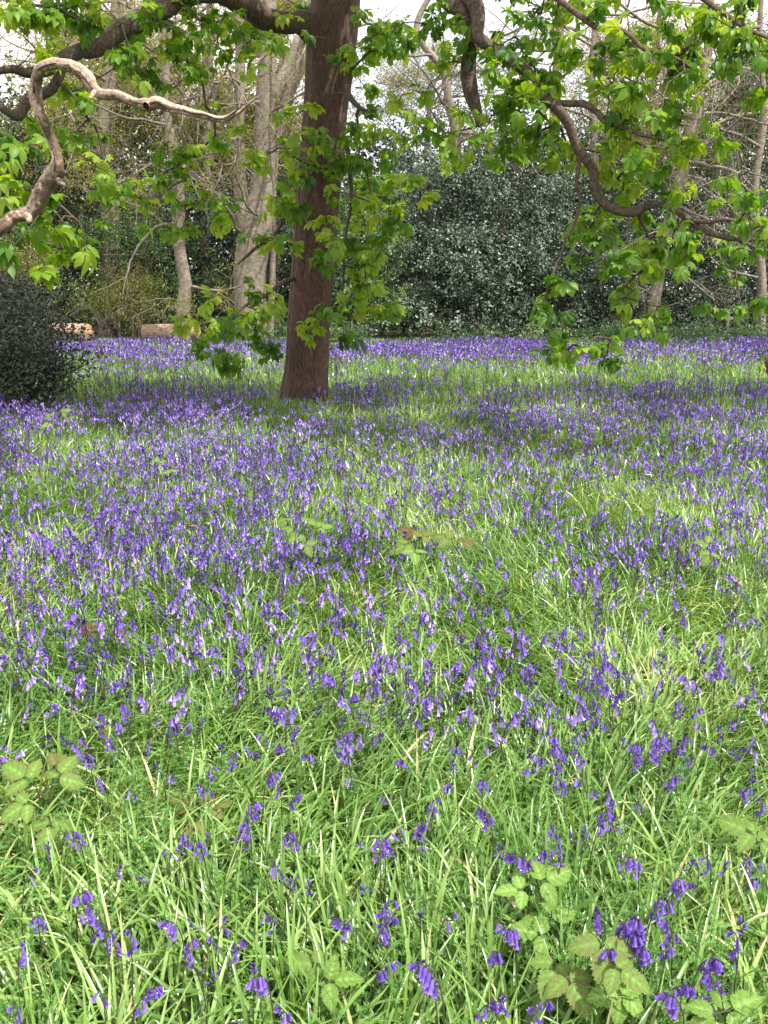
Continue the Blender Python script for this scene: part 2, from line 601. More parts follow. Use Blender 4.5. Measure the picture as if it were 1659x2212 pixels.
def trunk_ribs(s, th, i):
    z = tpp[i][2]
    r = 1 + 0.022 * np.sin(9 * th + _ph[0] + 0.9 * math.sin(1.3 * z)) + 0.016 * np.sin(17 * th + _ph[1] + 1.5 * math.sin(0.9 * z + 1)) + 0.012 * np.sin(29 * th + 3 * math.sin(z * 1.7))
    r = r + 0.03 * np.sin(2 * th + z * 0.8) + 0.02 * np.sin(3 * th - z * 1.3)
    if z < 0.5:
        r = r + (0.5 - z) * 0.12 * (0.5 + 0.5 * np.sin(5 * th + 0.7))
    # branch collars and burrs
    for zz, tt, a in ((3.05, 5.6, 0.14), (2.35, 5.9, 0.10), (4.9, 3.2, 0.12), (3.9, 2.6, 0.08), (1.2, 0.6, 0.05), (4.2, 5.2, .08)):
        r = r + a * np.exp(-((z - zz) / 0.12) ** 2 - (np.angle(np.exp(1j * (th - tt))) / 0.35) ** 2)
    return r


chestnut = empty('chestnut_tree', (float(tp[1][0]), Y0, 0))
tag(chestnut, 'chestnut with thick red-brown trunk and fresh green leaves rising from the bluebells', 'tree')
mb = MB()
tube(mb, tpp, trr, 64, ribs=trunk_ribs)
mb.build('trunk', M['bark'], chestnut, True)


def limb_ribs_factory(seed, amt=0.07):
    r = np.random.default_rng(seed)
    a, b_, c = r.random(3) * 6

    def f(s, th, i):
        return 1 + amt * np.sin(3 * th + a + i * 0.11) + amt * 0.7 * np.sin(2 * th + b_ + i * 0.23) + amt * 0.5 * np.sin(7 * th + c + i * 0.05) + amt * 0.8 * math.sin(i * 0.31 + a)
    return f


def limb(name, parent, pts, rad, mat, seed, sides=14, step=0.06, amt=0.07):
    pp, rr = resample(pts, rad, step)
    g = np.random.default_rng(seed)
    wob = np.stack([np.convolve(g.normal(0, 1, len(pp) + 8), np.ones(9) / 9, 'valid') for _ in range(3)], 1)
    pp = pp + wob * rr[:, None] * 0.45
    mb = MB()
    tube(mb, pp, rr, sides, ribs=limb_ribs_factory(seed, amt))
    return mb.build(name, mat, parent, True), pp, rr


# left limb, arching out of the trunk and down to the left edge
lp, lr = px_limb([(712, 80, 14.3, 60), (668, 62, 14.1, 50), (640, 46, 13.9, 44), (590, 43, 13.6, 43), (548, 24, 13.3, 42), (500, 4, 13, 40), (470, -10, 12.8, 38),
                  (425, -14, 12.5, 38), (385, -2, 12.3, 38), (340, 25, 12.0, 37), (300, 50, 11.8, 35), (268, 58, 11.6, 34), (230, 85, 11.4, 36), (205, 100, 11.2, 34),
                  (165, 113, 11, 30), (130, 132, 10.8, 26), (95, 152, 10.6, 22), (55, 158, 10.4, 18), (20, 150, 10.2, 16), (-40, 165, 10, 13), (-110, 200, 9.8, 8)])
limbL, nL, _ = limb('limb', chestnut, lp, lr, M['limb'], 11)
lp2, lr2 = px_limb([(140, 128, 10.9, 16), (120, 180, 10.8, 20), (100, 200, 10.8, 22), (60, 215, 10.7, 24), (40, 250, 10.6, 20), (15, 240, 10.5, 16), (-40, 200, 10.4, 12)])
limbL2, nL2, _ = limb('limb', chestnut, lp2, lr2, M['limb'], 12)
# right limbs, coming down from high on the trunk
hi = np.array([P(736, -150, 14.2 * DK)])[0]
ra, rra = px_limb([(850, -260, 12.6, 44), (930, -110, 11.2, 36), (952, -30, 10.6, 32), (975, 10, 10.4, 31), (1004, 35, 10.3, 30), (1022, 58, 10.3, 28), (1016, 100, 10.3, 27), (1008, 150, 10.3, 27), (1012, 190, 10.3, 27),
                   (1022, 225, 10.3, 25), (1032, 250, 10.3, 20), (1037, 272, 10.3, 13)])
ra = np.vstack([hi, ra]); rra = np.concatenate([[0.22], rra])
limbA, nA, _ = limb('limb', chestnut, ra, rra, M['limb'], 13, amt=0.12)
rb, rrb = px_limb([(930, -110, 11.2, 34), (985, -50, 10.6, 34), (1010, -8, 10.3, 33), (1030, 22, 10.2, 30), (1035, 50, 10.1, 26), (1030, 78, 10, 24), (1045, 96, 9.9, 23), (1070, 108, 9.8, 22), (1095, 122, 9.7, 23), (1125, 145, 9.6, 24), (1150, 170, 9.5, 22),
                   (1165, 200, 9.4, 21), (1190, 222, 9.3, 21), (1217, 250, 9.2, 21), (1235, 280, 9.2, 20), (1245, 315, 9.2, 19), (1264, 345, 9.2, 19), (1282, 370, 9.2, 18), (1285, 410, 9.2, 18), (1304, 440, 9.2, 18),
                   (1335, 457, 9.1, 18), (1370, 460, 9.1, 18), (1400, 446, 9.1, 17), (1425, 440, 9, 16), (1460, 452, 9, 15), (1495, 478, 9, 13), (1535, 505, 8.9, 10), (1600, 518, 8.8, 8), (1680, 515, 8.7, 5)])
limbB, nB, _ = limb('limb', chestnut, rb, rrb, M['limb'], 14)
b2, r2 = px_limb([(1190, 222, 9.3, 14), (1230, 223, 9.25, 14), (1262, 224, 9.2, 14), (1290, 244, 9.1, 12), (1310, 265, 9, 10), (1355, 280, 9, 9), (1390, 295, 8.9, 7), (1440, 305, 8.8, 5)])
limbC, nC, _ = limb('branch', chestnut, b2, r2, M['limb'], 15, 10)
b3, r3 = px_limb([(1245, 315, 9.2, 10), (1251, 345, 9.2, 9), (1246, 400, 9.2, 8), (1255, 430, 9.2, 8), (1250, 452, 9.2, 4)])
limbD, nD, _ = limb('branch', chestnut, b3, r3, M['limb'], 16, 8)
b4, r4 = px_limb([(1495, 478, 9, 8), (1530, 480, 8.9, 8), (1580, 475, 8.8, 7), (1640, 500, 8.7, 5), (1690, 505, 8.6, 3)])
limbE, nE, _ = limb('branch', chestnut, b4, r4, M['limb'], 17, 8)
b5, r5 = px_limb([(985, -50, 10.6, 30), (1100, -60, 9.6, 20), (1180, -20, 9.2, 13), (1240, 25, 9, 11), (1290, 60, 8.9, 10), (1350, 70, 8.8, 9), (1395, 110, 8.7, 8), (1450, 120, 8.6, 6), (1500, 150, 8.6, 5)])
limbF, nF, _ = limb('branch', chestnut, b5, r5, M['limb'], 18, 10)
b6, r6 = px_limb([(1180, -60, 9.4, 16), (1400, -90, 8.8, 14), (1500, -20, 8.6, 11), (1560, 25, 8.5, 10), (1610, 60, 8.4, 9), (1680, 90, 8.3, 6)])
limbG, nG, _ = limb('branch', chestnut, b6, r6, M['limb'], 19, 10)
# small low limbs of the trunk
b7, r7 = px_limb([(655, 480, 14.2, 12), (620, 470, 13.9, 9), (590, 510, 13.6, 8), (550, 540, 13.4, 7), (515, 570, 13.2, 5)])
limbH, nH, _ = limb('branch', chestnut, b7, r7, M['twig'], 20, 7)
b8, r8 = px_limb([(640, 600, 14.2, 12), (610, 612, 13.8, 9), (570, 640, 13.5, 8), (530, 660, 13.3, 6), (490, 700, 13.1, 4)])
limbI, nI, _ = limb('branch', chestnut, b8, r8, M['twig'], 21, 7)
b9, r9 = px_limb([(745, 90, 14.2, 20), (762, 130, 13.8, 17), (758, 165, 13.5, 14), (752, 200, 13.3, 12), (775, 232, 13.1, 10), (795, 240, 13, 6)])
limbJ, nJ, _ = limb('branch', chestnut, b9, r9, M['twig'], 22, 8)
b10, r10 = px_limb([(712, 330, 14.3, 14), (745, 300, 14, 10), (760, 420, 13.7, 8), (748, 500, 13.5, 6), (742, 600, 13.4, 4), (738, 700, 13.4, 3)])
limbK, nK, _ = limb('branch', chestnut, b10, r10, M['twig'], 23, 7)

cl_T = parse('690,300,38 725,310,40 740,350,42 665,235,28 640,300,32 620,325,32 615,250,28 555,345,46 615,440,36 715,415,28 705,482,36 725,527,46 770,572,44 700,557,32 800,632,36 825,510,32 675,712,44 735,672,38 742,735,42 700,672,28 '
             '550,632,38 600,647,32 560,682,40 500,702,46 450,647,32 440,742,44 480,772,42 510,790,30 575,752,36 395,687,36 600,517,28 545,512,28 620,457,34 655,380,24 '
             '770,140,28 790,190,32 760,280,32 800,240,28 820,290,38 780,350,40 800,400,42 850,330,36 880,300,34 840,430,38 780,470,38 860,480,32 900,380,30 920,420,26 765,520,38 800,560,30 810,60,28 780,20,26 840,50,26 780,610,30 760,640,30 845,457,36')
cl_L = parse('60,30,60 20,20,46 100,80,42 185,50,42 250,80,46 280,105,42 320,135,28 370,110,52 400,125,42 415,80,46 435,150,28 485,115,32 520,270,28 250,145,28 100,115,22 575,80,36 150,200,38 170,220,36 110,270,32 160,295,42 210,285,28 '
             '620,40,32 600,80,36 650,20,28 400,20,28 470,100,40 530,80,36 380,70,36 500,40,28 330,10,30 220,20,30 140,20,30 '
             '225,390,50 260,400,42 210,360,36 280,415,32 350,330,46 370,365,42 325,395,32 360,415,32 425,340,36 415,325,26 465,295,36 485,440,42 465,430,32 395,490,40 305,480,28 370,500,28 300,210,26 445,230,24')
cl_R = parse('870,50,36 840,90,28 860,220,32 920,200,32 950,145,36 1000,100,50 1045,85,44 1070,95,46 1110,80,42 1100,150,44 1080,165,40 1130,125,28 1170,30,44 1180,75,44 1260,30,44 1265,115,36 1210,135,32 1150,175,44 1130,200,52 1140,225,50 1180,235,44 1100,215,40 1055,220,32 1000,235,32 '
             '920,280,44 955,300,44 985,320,48 980,360,32 1045,285,44 1090,300,52 1135,280,48 1160,300,40 1075,340,32 1200,270,36 1210,300,36 1230,320,32 1185,355,32 1245,350,28 890,250,36 '
             '1310,190,52 1345,195,52 1370,180,44 1355,220,44 1330,240,44 1310,280,40 1360,300,48 1375,340,48 1370,360,40 1420,370,36 1360,395,36 1345,410,40 1320,370,28 1375,75,40 1385,115,40 1355,90,28 1420,120,40 1460,125,40 1450,160,40 1475,195,44 1500,155,36 1550,140,40 1580,150,32 1530,35,50 1595,20,40 1630,100,54 1650,130,54 1650,200,46 1560,60,30 '
             '1450,240,36 1460,315,44 1480,320,40 1430,280,28 1455,430,44 1475,405,32 1570,380,24 1630,415,36 1550,440,32 1610,425,26 1280,470,44 1250,480,40 1305,450,40 1380,470,36 1235,497,32 1290,502,48 1310,532,48 1255,567,36 1330,557,48 1320,587,40 1380,532,40 1400,517,40 1425,537,44 1455,497,44 1480,517,44 1475,562,40 1410,577,40 1360,607,40 1350,642,40 1335,662,36 1420,662,40 1390,702,40 1420,707,30 '
             '1570,537,40 1625,547,34 1590,592,38 1505,657,26 1550,677,30 1605,672,22 1650,652,24 940,20,30 1290,15,30 1330,50,30 1240,80,34 1290,140,30')
cl_H = parse('1195,612,38 1180,647,42 1155,677,38 1205,690,30 1212,722,28 1180,757,36 1220,762,36 1265,752,32 1295,752,36 1320,732,32 1335,777,24 1305,772,28')


def clump_group(lst, depth, jit=0.35, scale=1.0):
    cs, rs = [], []
    for x, y, r in lst:
        Y = depth(x, y) * DK + rng.normal(0, jit)
        cs.append(P(x, y, Y))
        rs.append(pw(r, Y) * 0.86 * scale)
    return np.array(cs), np.array(rs)


def foliage(parent, nodes, lst, depth, seed, leaf=0.15, dens=1.0, jit=0.35, extra=()):
    lst = list(lst) + list(extra)
    cs, rs = clump_group(lst, depth, jit)
    ml = MB()
    trees = {}
    for line, rad, rt in grow_twigs(nodes, cs, seed):
        mt = trees.setdefault(rt, MB())
        tube(mt, line, rad, 5, cap=False, rough=0.08)
    for mt in trees.values():
        mt.build('twig', M['twig'], parent, True)
    clump_leaves(ml, ml, cs, rs, leaf, dens)
    ml.build('foliage', [M['chestnut_leaf'], M['twig']], parent, True)


_fr = random.Random(91)


def fill(n, x0, x1, y0, y1, r0=24, r1=38):
    return [(_fr.uniform(x0, x1), _fr.uniform(y0, y1), _fr.uniform(r0, r1)) for _ in range(n)]


foliage(limbJ, np.vstack([tpp[::3], nH, nI, nJ, nK]), cl_T, lambda x, y: 13.4 if y < 800 else 13.2, 31, 0.14, 1.15, 0.4, fill(8, 765, 880, 240, 560) + fill(5, 770, 850, 560, 700) + fill(8, 770, 900, 0, 120) + fill(4, 430, 600, 640, 760) + fill(6, 560, 660, 300, 560) + fill(6, 640, 780, 40, 420, 18, 26))
foliage(limbL, np.vstack([nL[4:], nL2]), cl_L, lambda x, y: 10.4 + (x / 700) * 2.9, 32, 0.13, 1.1, 0.4, fill(22, 0, 560, -30, 60) + fill(12, 250, 600, 40, 180) + fill(5, 0, 200, 180, 330) + fill(8, 200, 520, 300, 500))
foliage(limbB, np.vstack([nA[20:], nB[20:], nC, nD, nE, nF, nG]), cl_R, lambda x, y: 10.2 - max(0, (x - 900)) / 700 * 1.6, 33, 0.115, 1.2, 0.35, fill(46, 930, 1640, -30, 130) + fill(16, 1060, 1220, 120, 330) + fill(22, 1280, 1640, 120, 330) + fill(10, 1280, 1500, 380, 600) + fill(6, 1500, 1650, 380, 600))
foliage(limbD, np.vstack([nD[-6:], nD[-6:]]), cl_H, lambda x, y: 8.8, 34, 0.125, 1.0, 0.12)

# the upper crown, out of the picture overhead: it shades the band round the trunk
mt, ml = MB(), MB()
N = 230
cx = rng.uniform(-6, 12.5, N)
cy = rng.uniform(7.8, 12.2, N)
cz = rng.uniform(5.6, 10.5, N)
cz = np.maximum(cz, 1.6 + cy * 0.273 + 0.75)
cs = np.stack([cx, cy, cz], 1)
for line, rad, rt in grow_twigs(np.vstack([tpp[-60:], nA[:20], nG]), cs, 41, 0.09, 0.006):
    tube(mt, line, rad, 5, cap=False)
clump_leaves(ml, ml, cs, np.full(N, 0.62), 0.2, 0.5)
cr_ = ml.build('crown', [M['chestnut_leaf'], M['twig']], chestnut, True)
mt.build('twigs', M['twig'], cr_, True)

DK = 1.0
# ---- the tree beyond the left edge with its dead twisted branch
ltree = empty('chestnut_tree', (-5.6, 7.2, 0))
tag(ltree, 'leafy tree at the left edge with a pale peeling dead branch looping across', 'tree')
mb = MB()
tt_, rr_ = resample([(-5.6, 7.2, -.1), (-5.6, 7.2, 0.4), (-5.5, 7.3, 1.8), (-5.7, 7.2, 3.5), (-5.5, 7.4, 6), (-5.2, 7.6, 9)], [.36, .3, .27, .24, .17, .06], 0.15)
tube(mb, tt_, rr_, 20, ribs=limb_ribs_factory(77, 0.05))
mb.build('trunk', M['bark'], ltree, True)
dead = [(-420, 640, 7.2, 44), (-250, 575, 7.0, 40), (-90, 545, 6.8, 34), (0, 492, 6.6, 28), (30, 472, 6.6, 30), (60, 457, 6.6, 29), (82, 425, 6.6, 31), (107, 395, 6.6, 35), (125, 365, 6.5, 31), (120, 330, 6.5, 26), (102, 295, 6.5, 23),
        (86, 255, 6.4, 22), (77, 215, 6.4, 24), (80, 175, 6.4, 24), (91, 149, 6.3, 23), (120, 139, 6.3, 24), (155, 146, 6.2, 26), (184, 162, 6.2, 28), (200, 186, 6.2, 24), (217, 201, 6.2, 20), (250, 208, 6.1, 21),
        (285, 219, 6.1, 21), (318, 224, 6.0, 25), (345, 222, 6.0, 24), (366, 234, 6.0, 22), (400, 241, 5.9, 18), (440, 250, 5.9, 16), (480, 258, 5.9, 15), (505, 245, 5.8, 12), (530, 228, 5.8, 8), (560, 207, 5.8, 2)]
dp, dr = px_limb(dead)
dr = dr * 0.88
dpp, drr = resample(dp, dr, 0.025)
_g = np.random.default_rng(5)
ph = np.cumsum(_g.normal(0, 0.10, len(dpp)))
amp = 0.5 + 0.5 * np.convolve(_g.random(len(dpp) + 14), np.ones(15) / 15, 'valid')


def dead_ribs(s, th, i):
    a = amp[i]
    r = 1 + 0.13 * a * np.sin(2 * th + ph[i]) + 0.10 * a * np.sin(5 * th + ph[i] * 1.7) + 0.05 * np.sin(11 * th + ph[i] * 2)
    r = r - 0.35 * max(0, min(1, (s - 0.45) * 5)) * np.exp(-(np.angle(np.exp(1j * (th - 2.2 - ph[i] * 0.6))) / 0.5) ** 2)
    return r * (1 + 0.05 * math.sin(i * 0.21) + 0.03 * math.sin(i * 0.9))


mb = MB()
nn_ = len(dpp)
TH = np.arange(26) / 26 * 2 * math.pi
SS = np.arange(nn_)[:, None] / nn_
band = 0.35 * np.cos(TH[None] - 1.2 - ph[:, None] * 0.8) + 0.35 * np.clip((SS - 0.38) * 6, -1, 1) + 0.12 + 0.12 * np.sin(np.arange(nn_)[:, None] * 0.37)
kn = _g.normal(0, 1, (nn_ + 6, 3)); kn = np.stack([np.convolve(kn[:, q], np.ones(7) / 7, 'valid') for q in range(3)], 1)
dpp = dpp + kn[:nn_] * drr[:, None] * 0.45
tube(mb, dpp, drr * (1 + 0.10 * np.convolve(_g.normal(0, 1, nn_ + 4), np.ones(5) / 5, 'valid')), 26, ribs=dead_ribs, rnd=np.concatenate([band.ravel(), [0.6, 0.2]]))
# knot hole rim and stubs
kx = P(318, 226, 5.95)
for (x, y, dx, dy, wd) in ((318, 226, -3, 3, 17), (57, 462, 8, 16, 15), (125, 388, 14, 12, 12), (130, 134, 30, 3, 9), (205, 196, -10, 16, 8)):
    a = P(x, y, 6.05 if x > 150 else 6.5)
    c = P(x + dx, y + dy, 5.93 if x > 150 else 6.38)
    tube(mb, [a, (a + c) / 2, c], [pw(wd, 6) / 2, pw(wd * 1.05, 6) / 2, pw(wd * 0.8, 6) / 2], 9, rough=0.12, cap=(x != 318))
dl = mb.build('dead_branch', M['peeling'], ltree, True)
dl['label'] = 'pale peeling dead branch with a twisted S bend and splintered tip'
# loose bark strips
for k in range(12):
    i = int(rng.integers(len(dpp) * 0.45, len(dpp) * 0.95))
    j = min(len(dpp) - 1, i + int(rng.integers(8, 22)))
    off = np.array([0, -1, -0.5]) * drr[i]
    seg = dpp[i:j:3] + off + np.array([0, 0, 0.01])
    if len(seg) > 2:
        bs = MB()
        tube(bs, seg + rng.normal(0, .003, seg.shape), np.linspace(0.007, 0.002, len(seg)), 4)
        bs.build('bark_strip', M['limb'], dl, True)
cl_E = parse('20,325,52 45,320,42 30,415,52 70,415,46 110,435,42 50,500,52 135,480,38 165,500,44 100,497,44 165,507,40 145,547,36 190,552,28 105,582,24 15,450,46 -30,350,60 -40,480,60 90,455,36 20,540,36 -60,250,60')
eb, er = px_limb([(-420, 420, 7.3, 26), (-200, 380, 7.4, 20), (-60, 390, 7.5, 14), (30, 400, 7.6, 9), (110, 430, 7.6, 6), (170, 480, 7.6, 4)])
eb = np.vstack([tt_[8], eb]); er = np.concatenate([[0.1], er])
lb, nlb, _ = limb('branch', ltree, eb, er, M['twig'], 55, 8)
foliage(lb, nlb[12:], cl_E, lambda x, y: 7.7, 35, 0.14, 1.0, 0.3)
mt, ml = MB(), MB()
cs = np.stack([rng.uniform(-8, -3.4, 40), rng.uniform(5.5, 10, 40), rng.uniform(4.6, 8, 40)], 1)
for line, rad, rt in grow_twigs(tt_[30:], cs, 42, 0.05, 0.005):
    tube(mt, line, rad, 5, cap=False)
clump_leaves(ml, mt, cs, np.full(40, 0.5), 0.18, 0.7)
cr_ = ml.build('crown', [M['chestnut_leaf'], M['twig']], ltree, True)
mt.build('twigs', M['twig'], cr_, True)

# ------------------------------------------------------------------ background trees


def branch_rec(mb, p, d, L, r, lvl, r_, tips, droop=0.0, sides=5, wander=0.22):
    k = max(3, int(L / (0.25 if lvl > 1 else 0.16)))
    pts = [np.array(p)]
    dd = np.array(d, float)
    for i in range(k):
        dd = dd + r_.normal(0, wander, 3) * 0.6
        dd[2] -= droop * 0.1
        dd /= np.linalg.norm(dd)
        pts.append(pts[-1] + dd * L / k)
    rad = np.linspace(r, r * (0.35 if lvl > 0 else 0.2), k + 1)
    tube(mb, pts, rad, sides if lvl > 1 else 3, cap=False)
    if lvl == 0:
        tips.append(np.array(pts))
        return
    n = r_.integers(3, 6)
    for j in range(n):
        s = (j + 0.7 + r_.random() * 0.6) / (n + 0.6)
        i = min(k, max(1, int(s * k)))
        base = pts[i]
        ax = rand3(r_)
        side = np.cross(pts[i] - pts[i - 1], ax)
        side /= np.linalg.norm(side) + 1e-9
        nd = (pts[i] - pts[i - 1]) / (L / k) * 0.65 + side * 0.8
        branch_rec(mb, base, nd / np.linalg.norm(nd), L * r_.uniform(0.45, 0.68), rad[i] * 0.6, lvl - 1, r_, tips, droop, sides, wander)


def rand3(r_):
    v = r_.normal(0, 1, 3)
    return v / np.linalg.norm(v)


def leaves_on(mb, tips, per, size, r_, tmpl=DIA, spread=0.08, mean=0.5):
    P_ = []
    for tp_ in tips:
        n = per
        i = r_.integers(0, len(tp_), n)
        P_.append(tp_[i] + r_.normal(0, spread, (n, 3)))
    if not P_: return
    P_ = np.vstack(P_)
    N = len(P_)
    d = r_.normal(0, 1, (N, 3)); d[:, 2] -= 0.3
    Mx = frames(d, r_.normal(0, 1, (N, 3)) + [0, 0, 0.6])
    scatter(mb, tmpl[0], tmpl[1], None, Mx, P_, size * r_.uniform(0.6, 1.3, N), np.clip(r_.normal(mean, 0.22, N), 0, 1))


def bg_tree(name, label, stems, limbs, leaf_mat_, leaf_size, per, seed, wood='beech', lvl=3, group=None, droop=0.0, cat='tree', bmat='pale_twig'):
    """stems: lists of (x, y, Y, width px); limbs: (x, y, Y, dx, dy, dY, length m, radius m)"""
    r_ = np.random.default_rng(seed)
    x, y, Y, _w = stems[0][0]
    base = P(x, y, Y)
    root = empty(name, (base[0], base[1], 0))
    tag(root, label, cat, group)
    for k, s in enumerate(stems):
        p, r = px_limb(s)
        if k == 0: p[0][2] = -0.1
        pp, rr = resample(p, r, 0.25)
        mb = MB()
        tube(mb, pp, rr, 18, ribs=limb_ribs_factory(seed + k, 0.035))
        mb.build('trunk', M[wood], root, True)
    mbb, mbl, tips = MB(), MB(), []
    for (x, y, Y, dx, dy, dY, L, r) in limbs:
        a = P(x, y, Y)
        d = P(x + dx, y + dy, Y + dY) - a
        branch_rec(mbb, a, d / np.linalg.norm(d), L, r, lvl, r_, tips, droop)
    if tips:
        br = mbb.build('branches', M[bmat], root, True)
        if leaf_mat_:
            leaves_on(mbl, tips, per, leaf_size, r_)
            mbl.build('crown', M[leaf_mat_], root)
    return root


# beech group behind, left of the chestnut
bg_tree('beech_tree', 'pale grey smooth-barked tree with two close stems behind the chestnut trunk',
        [[(541, 745, 30, 72), (541, 700, 30, 66), (538, 600, 30, 64), (545, 540, 30, 68), (555, 480, 30, 66), (565, 420, 30, 54), (571, 330, 30, 46), (574, 240, 30, 42), (577, 150, 30, 36), (579, 80, 30, 32), (580, -20, 30, 30), (583, -160, 30, 22)],
         [(537, 520, 29.9, 30), (524, 470, 29.9, 26), (517, 400, 29.9, 24), (516, 300, 29.9, 23), (518, 200, 29.9, 21), (519, 100, 29.9, 19), (515, 0, 29.9, 17), (512, -120, 29.9, 12)],
         [(582, 745, 30.4, 16), (588, 600, 30.3, 15), (589, 480, 30.2, 15), (590, 400, 30.1, 14), (598, 300, 30.1, 18), (610, 240, 30.2, 22), (632, 180, 30.2, 25), (655, 120, 30.2, 25), (668, 40, 30.3, 22), (680, -60, 30.3, 18)],
         [(585, 235, 30, 22), (600, 185, 30, 24), (622, 145, 30.2, 22), (645, 80, 30.3, 18)]],
        [(525, 505, 29.9, -60, -40, -1.5, 4.2, .07), (575, 470, 30, -60, -30, -2, 3.6, .05), (516, 300, 29.8, -90, -30, -2, 4, .06), (518, 180, 29.8, -90, -50, -2, 4, .06), (516, 60, 29.8, -90, -10, -2, 4, .06),
         (580, 250, 29.8, 70, -60, -1, 3, .05), (575, 330, 29.9, 60, -20, -2, 3, .05), (582, 60, 29.8, 60, -40, -1, 3.5, .05), (560, 0, 29.8, -60, -30, -2, 4, .06), (579, 120, 30, -70, 30, -2, 3.5, .05), (570, 220, 30, -100, 30, -2, 3.5, .05), (660, 60, 30, 60, -10, -1, 4, .06)],
        'yellow_leaf', 0.055, 5, 101)
bg_tree('slender_tree', 'slim grey tree with a kinked stem in front of the right-hand log',
        [[(393, 748, 28.3, 36), (395, 722, 28.3, 30), (396, 660, 28.3, 28), (401, 620, 28.3, 28), (392, 560, 28.3, 25), (385, 510, 28.3, 25), (386, 450, 28.3, 27), (383, 390, 28.3, 22), (374, 330, 28.3, 20), (364, 260, 28.3, 17), (358, 150, 28.3, 15), (357, 50, 28.3, 15), (350, -60, 28.3, 12), (345, -200, 28.3, 8)]],
        [(386, 480, 28.3, -80, 25, -1, 3.0, .05), (400, 615, 28.3, 80, 15, 0, 2.0, .06), (383, 400, 28.3, -40, -30, -1, 2.6, .04), (375, 340, 28.3, 70, 60, -1, 2.6, .04), (365, 270, 28.3, -80, -30, -1, 3.4, .05), (360, 200, 28.3, 80, -40, -1, 3.4, .04), (358, 120, 28.3, -80, -50, -1, 3.4, .05), (357, 60, 28.3, 70, -50, -1, 3.4, .05),
         (395, 655, 28.3, -60, -20, -1, 1.8, .03), (372, 320, 28.3, -90, 40, 0, 3, .04), (350, -30, 28.3, -70, 30, -1, 3.4, .04)],
        'yellow_leaf', 0.055, 9, 102)
bg_tree('slender_tree', 'pale forked tree with a bent stem behind the hanging green leaves on the right',
        [[(1394, 750, 28.6, 28), (1396, 722, 28.6, 26), (1409, 690, 28.6, 24), (1414, 650, 28.6, 25), (1424, 590, 28.6, 24), (1434, 530, 28.6, 23), (1455, 450, 28.6, 22), (1472, 385, 28.6, 23), (1480, 340, 28.6, 22), (1500, 270, 28.6, 21), (1512, 215, 28.6, 19), (1520, 160, 28.6, 18), (1532, 80, 28.6, 15), (1538, -20, 28.6, 12), (1545, -140, 28.6, 8)],
         [(1470, 360, 28.6, 15), (1466, 320, 28.6, 14), (1462, 280, 28.6, 13), (1456, 245, 28.6, 11), (1440, 180, 28.6, 9), (1424, 80, 28.6, 9), (1427, -20, 28.6, 9)]],
        [(1500, 265, 28.6, 90, -60, -1, 4, .05), (1490, 330, 28.6, 110, -40, -1, 4, .05), (1515, 200, 28.6, 80, -70, -1, 4, .05), (1478, 350, 28.6, 110, 10, -1, 4.5, .06), (1462, 300, 28.6, -50, -60, -1, 3, .04), (1525, 120, 28.6, -80, -60, -1, 3.6, .05), (1535, 60, 28.6, 80, -10, -1, 4, .05),
         (1425, 580, 28.6, 110, 8, -1, 2.4, .035), (1412, 640, 28.6, -60, -50, -1, 1.8, .03), (1440, 500, 28.6, -80, -20, -1, 2.4, .03), (1427, 60, 28.6, -90, -40, -1, 4, .05), (1427, 0, 28.6, 80, 40, -1, 4, .05), (1450, 440, 28.6, 100, 30, -1, 3.5, .04)],
        'yellow_leaf', 0.05, 2, 103, bmat='pale_twig')
# thin leaning stems and bare scrub on the right
bg_tree('bare_tree', 'tangle of bare pinkish twigs on a thin tree at the right edge', 
        [[(1640, 760, 31, 20), (1645, 600, 31, 18), (1630, 420, 31, 16), (1650, 250, 31, 14), (1640, 100, 31, 12), (1650, -80, 31, 9)]],
        [(1640, 600, 31, -90, -30, -1, 4.5, .05), (1635, 500, 31, -90, -70, -1, 5, .05), (1635, 420, 31, -90, -30, -1, 5, .06), (1645, 320, 31, -100, -50, -1, 5, .06), (1650, 240, 31, -100, 20, -1, 5, .06), (1642, 150, 31, -100, -40, -1, 5, .06), (1642, 60, 31, -100, -20, -1, 5, .06), (1650, 0, 31, -90, -60, 0, 5, .05)],
        'yellow_leaf', 0.05, 1, 104)
bg_tree('bare_tree', 'thin upright bare tree with fine twigs against the white sky, right of centre',
        [[(1300, 760, 34, 18), (1290, 500, 34, 16), (1283, 300, 34, 15), (1278, 150, 34, 13), (1290, 0, 34, 11), (1285, -150, 34, 8)]],
        [(1285, 330, 34, 60, -60, -1, 4, .05), (1283, 260, 34, -70, -60, -1, 4, .05), (1280, 180, 34, 80, -40, -1, 4.5, .05), (1282, 100, 34, -80, -50, -1, 4.5, .05), (1288, 30, 34, 80, -10, -1, 4.5, .05), (1288, 0, 34, -80, 10, -1, 4.5, .05)],
        'yellow_leaf', 0.05, 2, 105)
bg_tree('bare_tree', 'pale leaning tree with a forked bare top above the holly, right of the trunk',
        [[(985, 760, 33, 22), (985, 450, 33, 20), (985, 300, 33, 20), (970, 220, 33, 18), (955, 150, 33, 15), (900, 60, 33, 12), (960, -60, 33, 8)]],
        [(985, 290, 33, 60, -10, -1, 3, .06), (975, 240, 33, -60, -60, -1, 3.5, .05), (960, 170, 33, 50, -70, -1, 3.6, .05), (940, 120, 33, -80, -10, -1, 3.6, .05), (985, 330, 33, -70, -40, -1, 3, .04), (985, 310, 33, 80, -40, -1, 3, .04)],
        'yellow_leaf', 0.05, 3, 106)
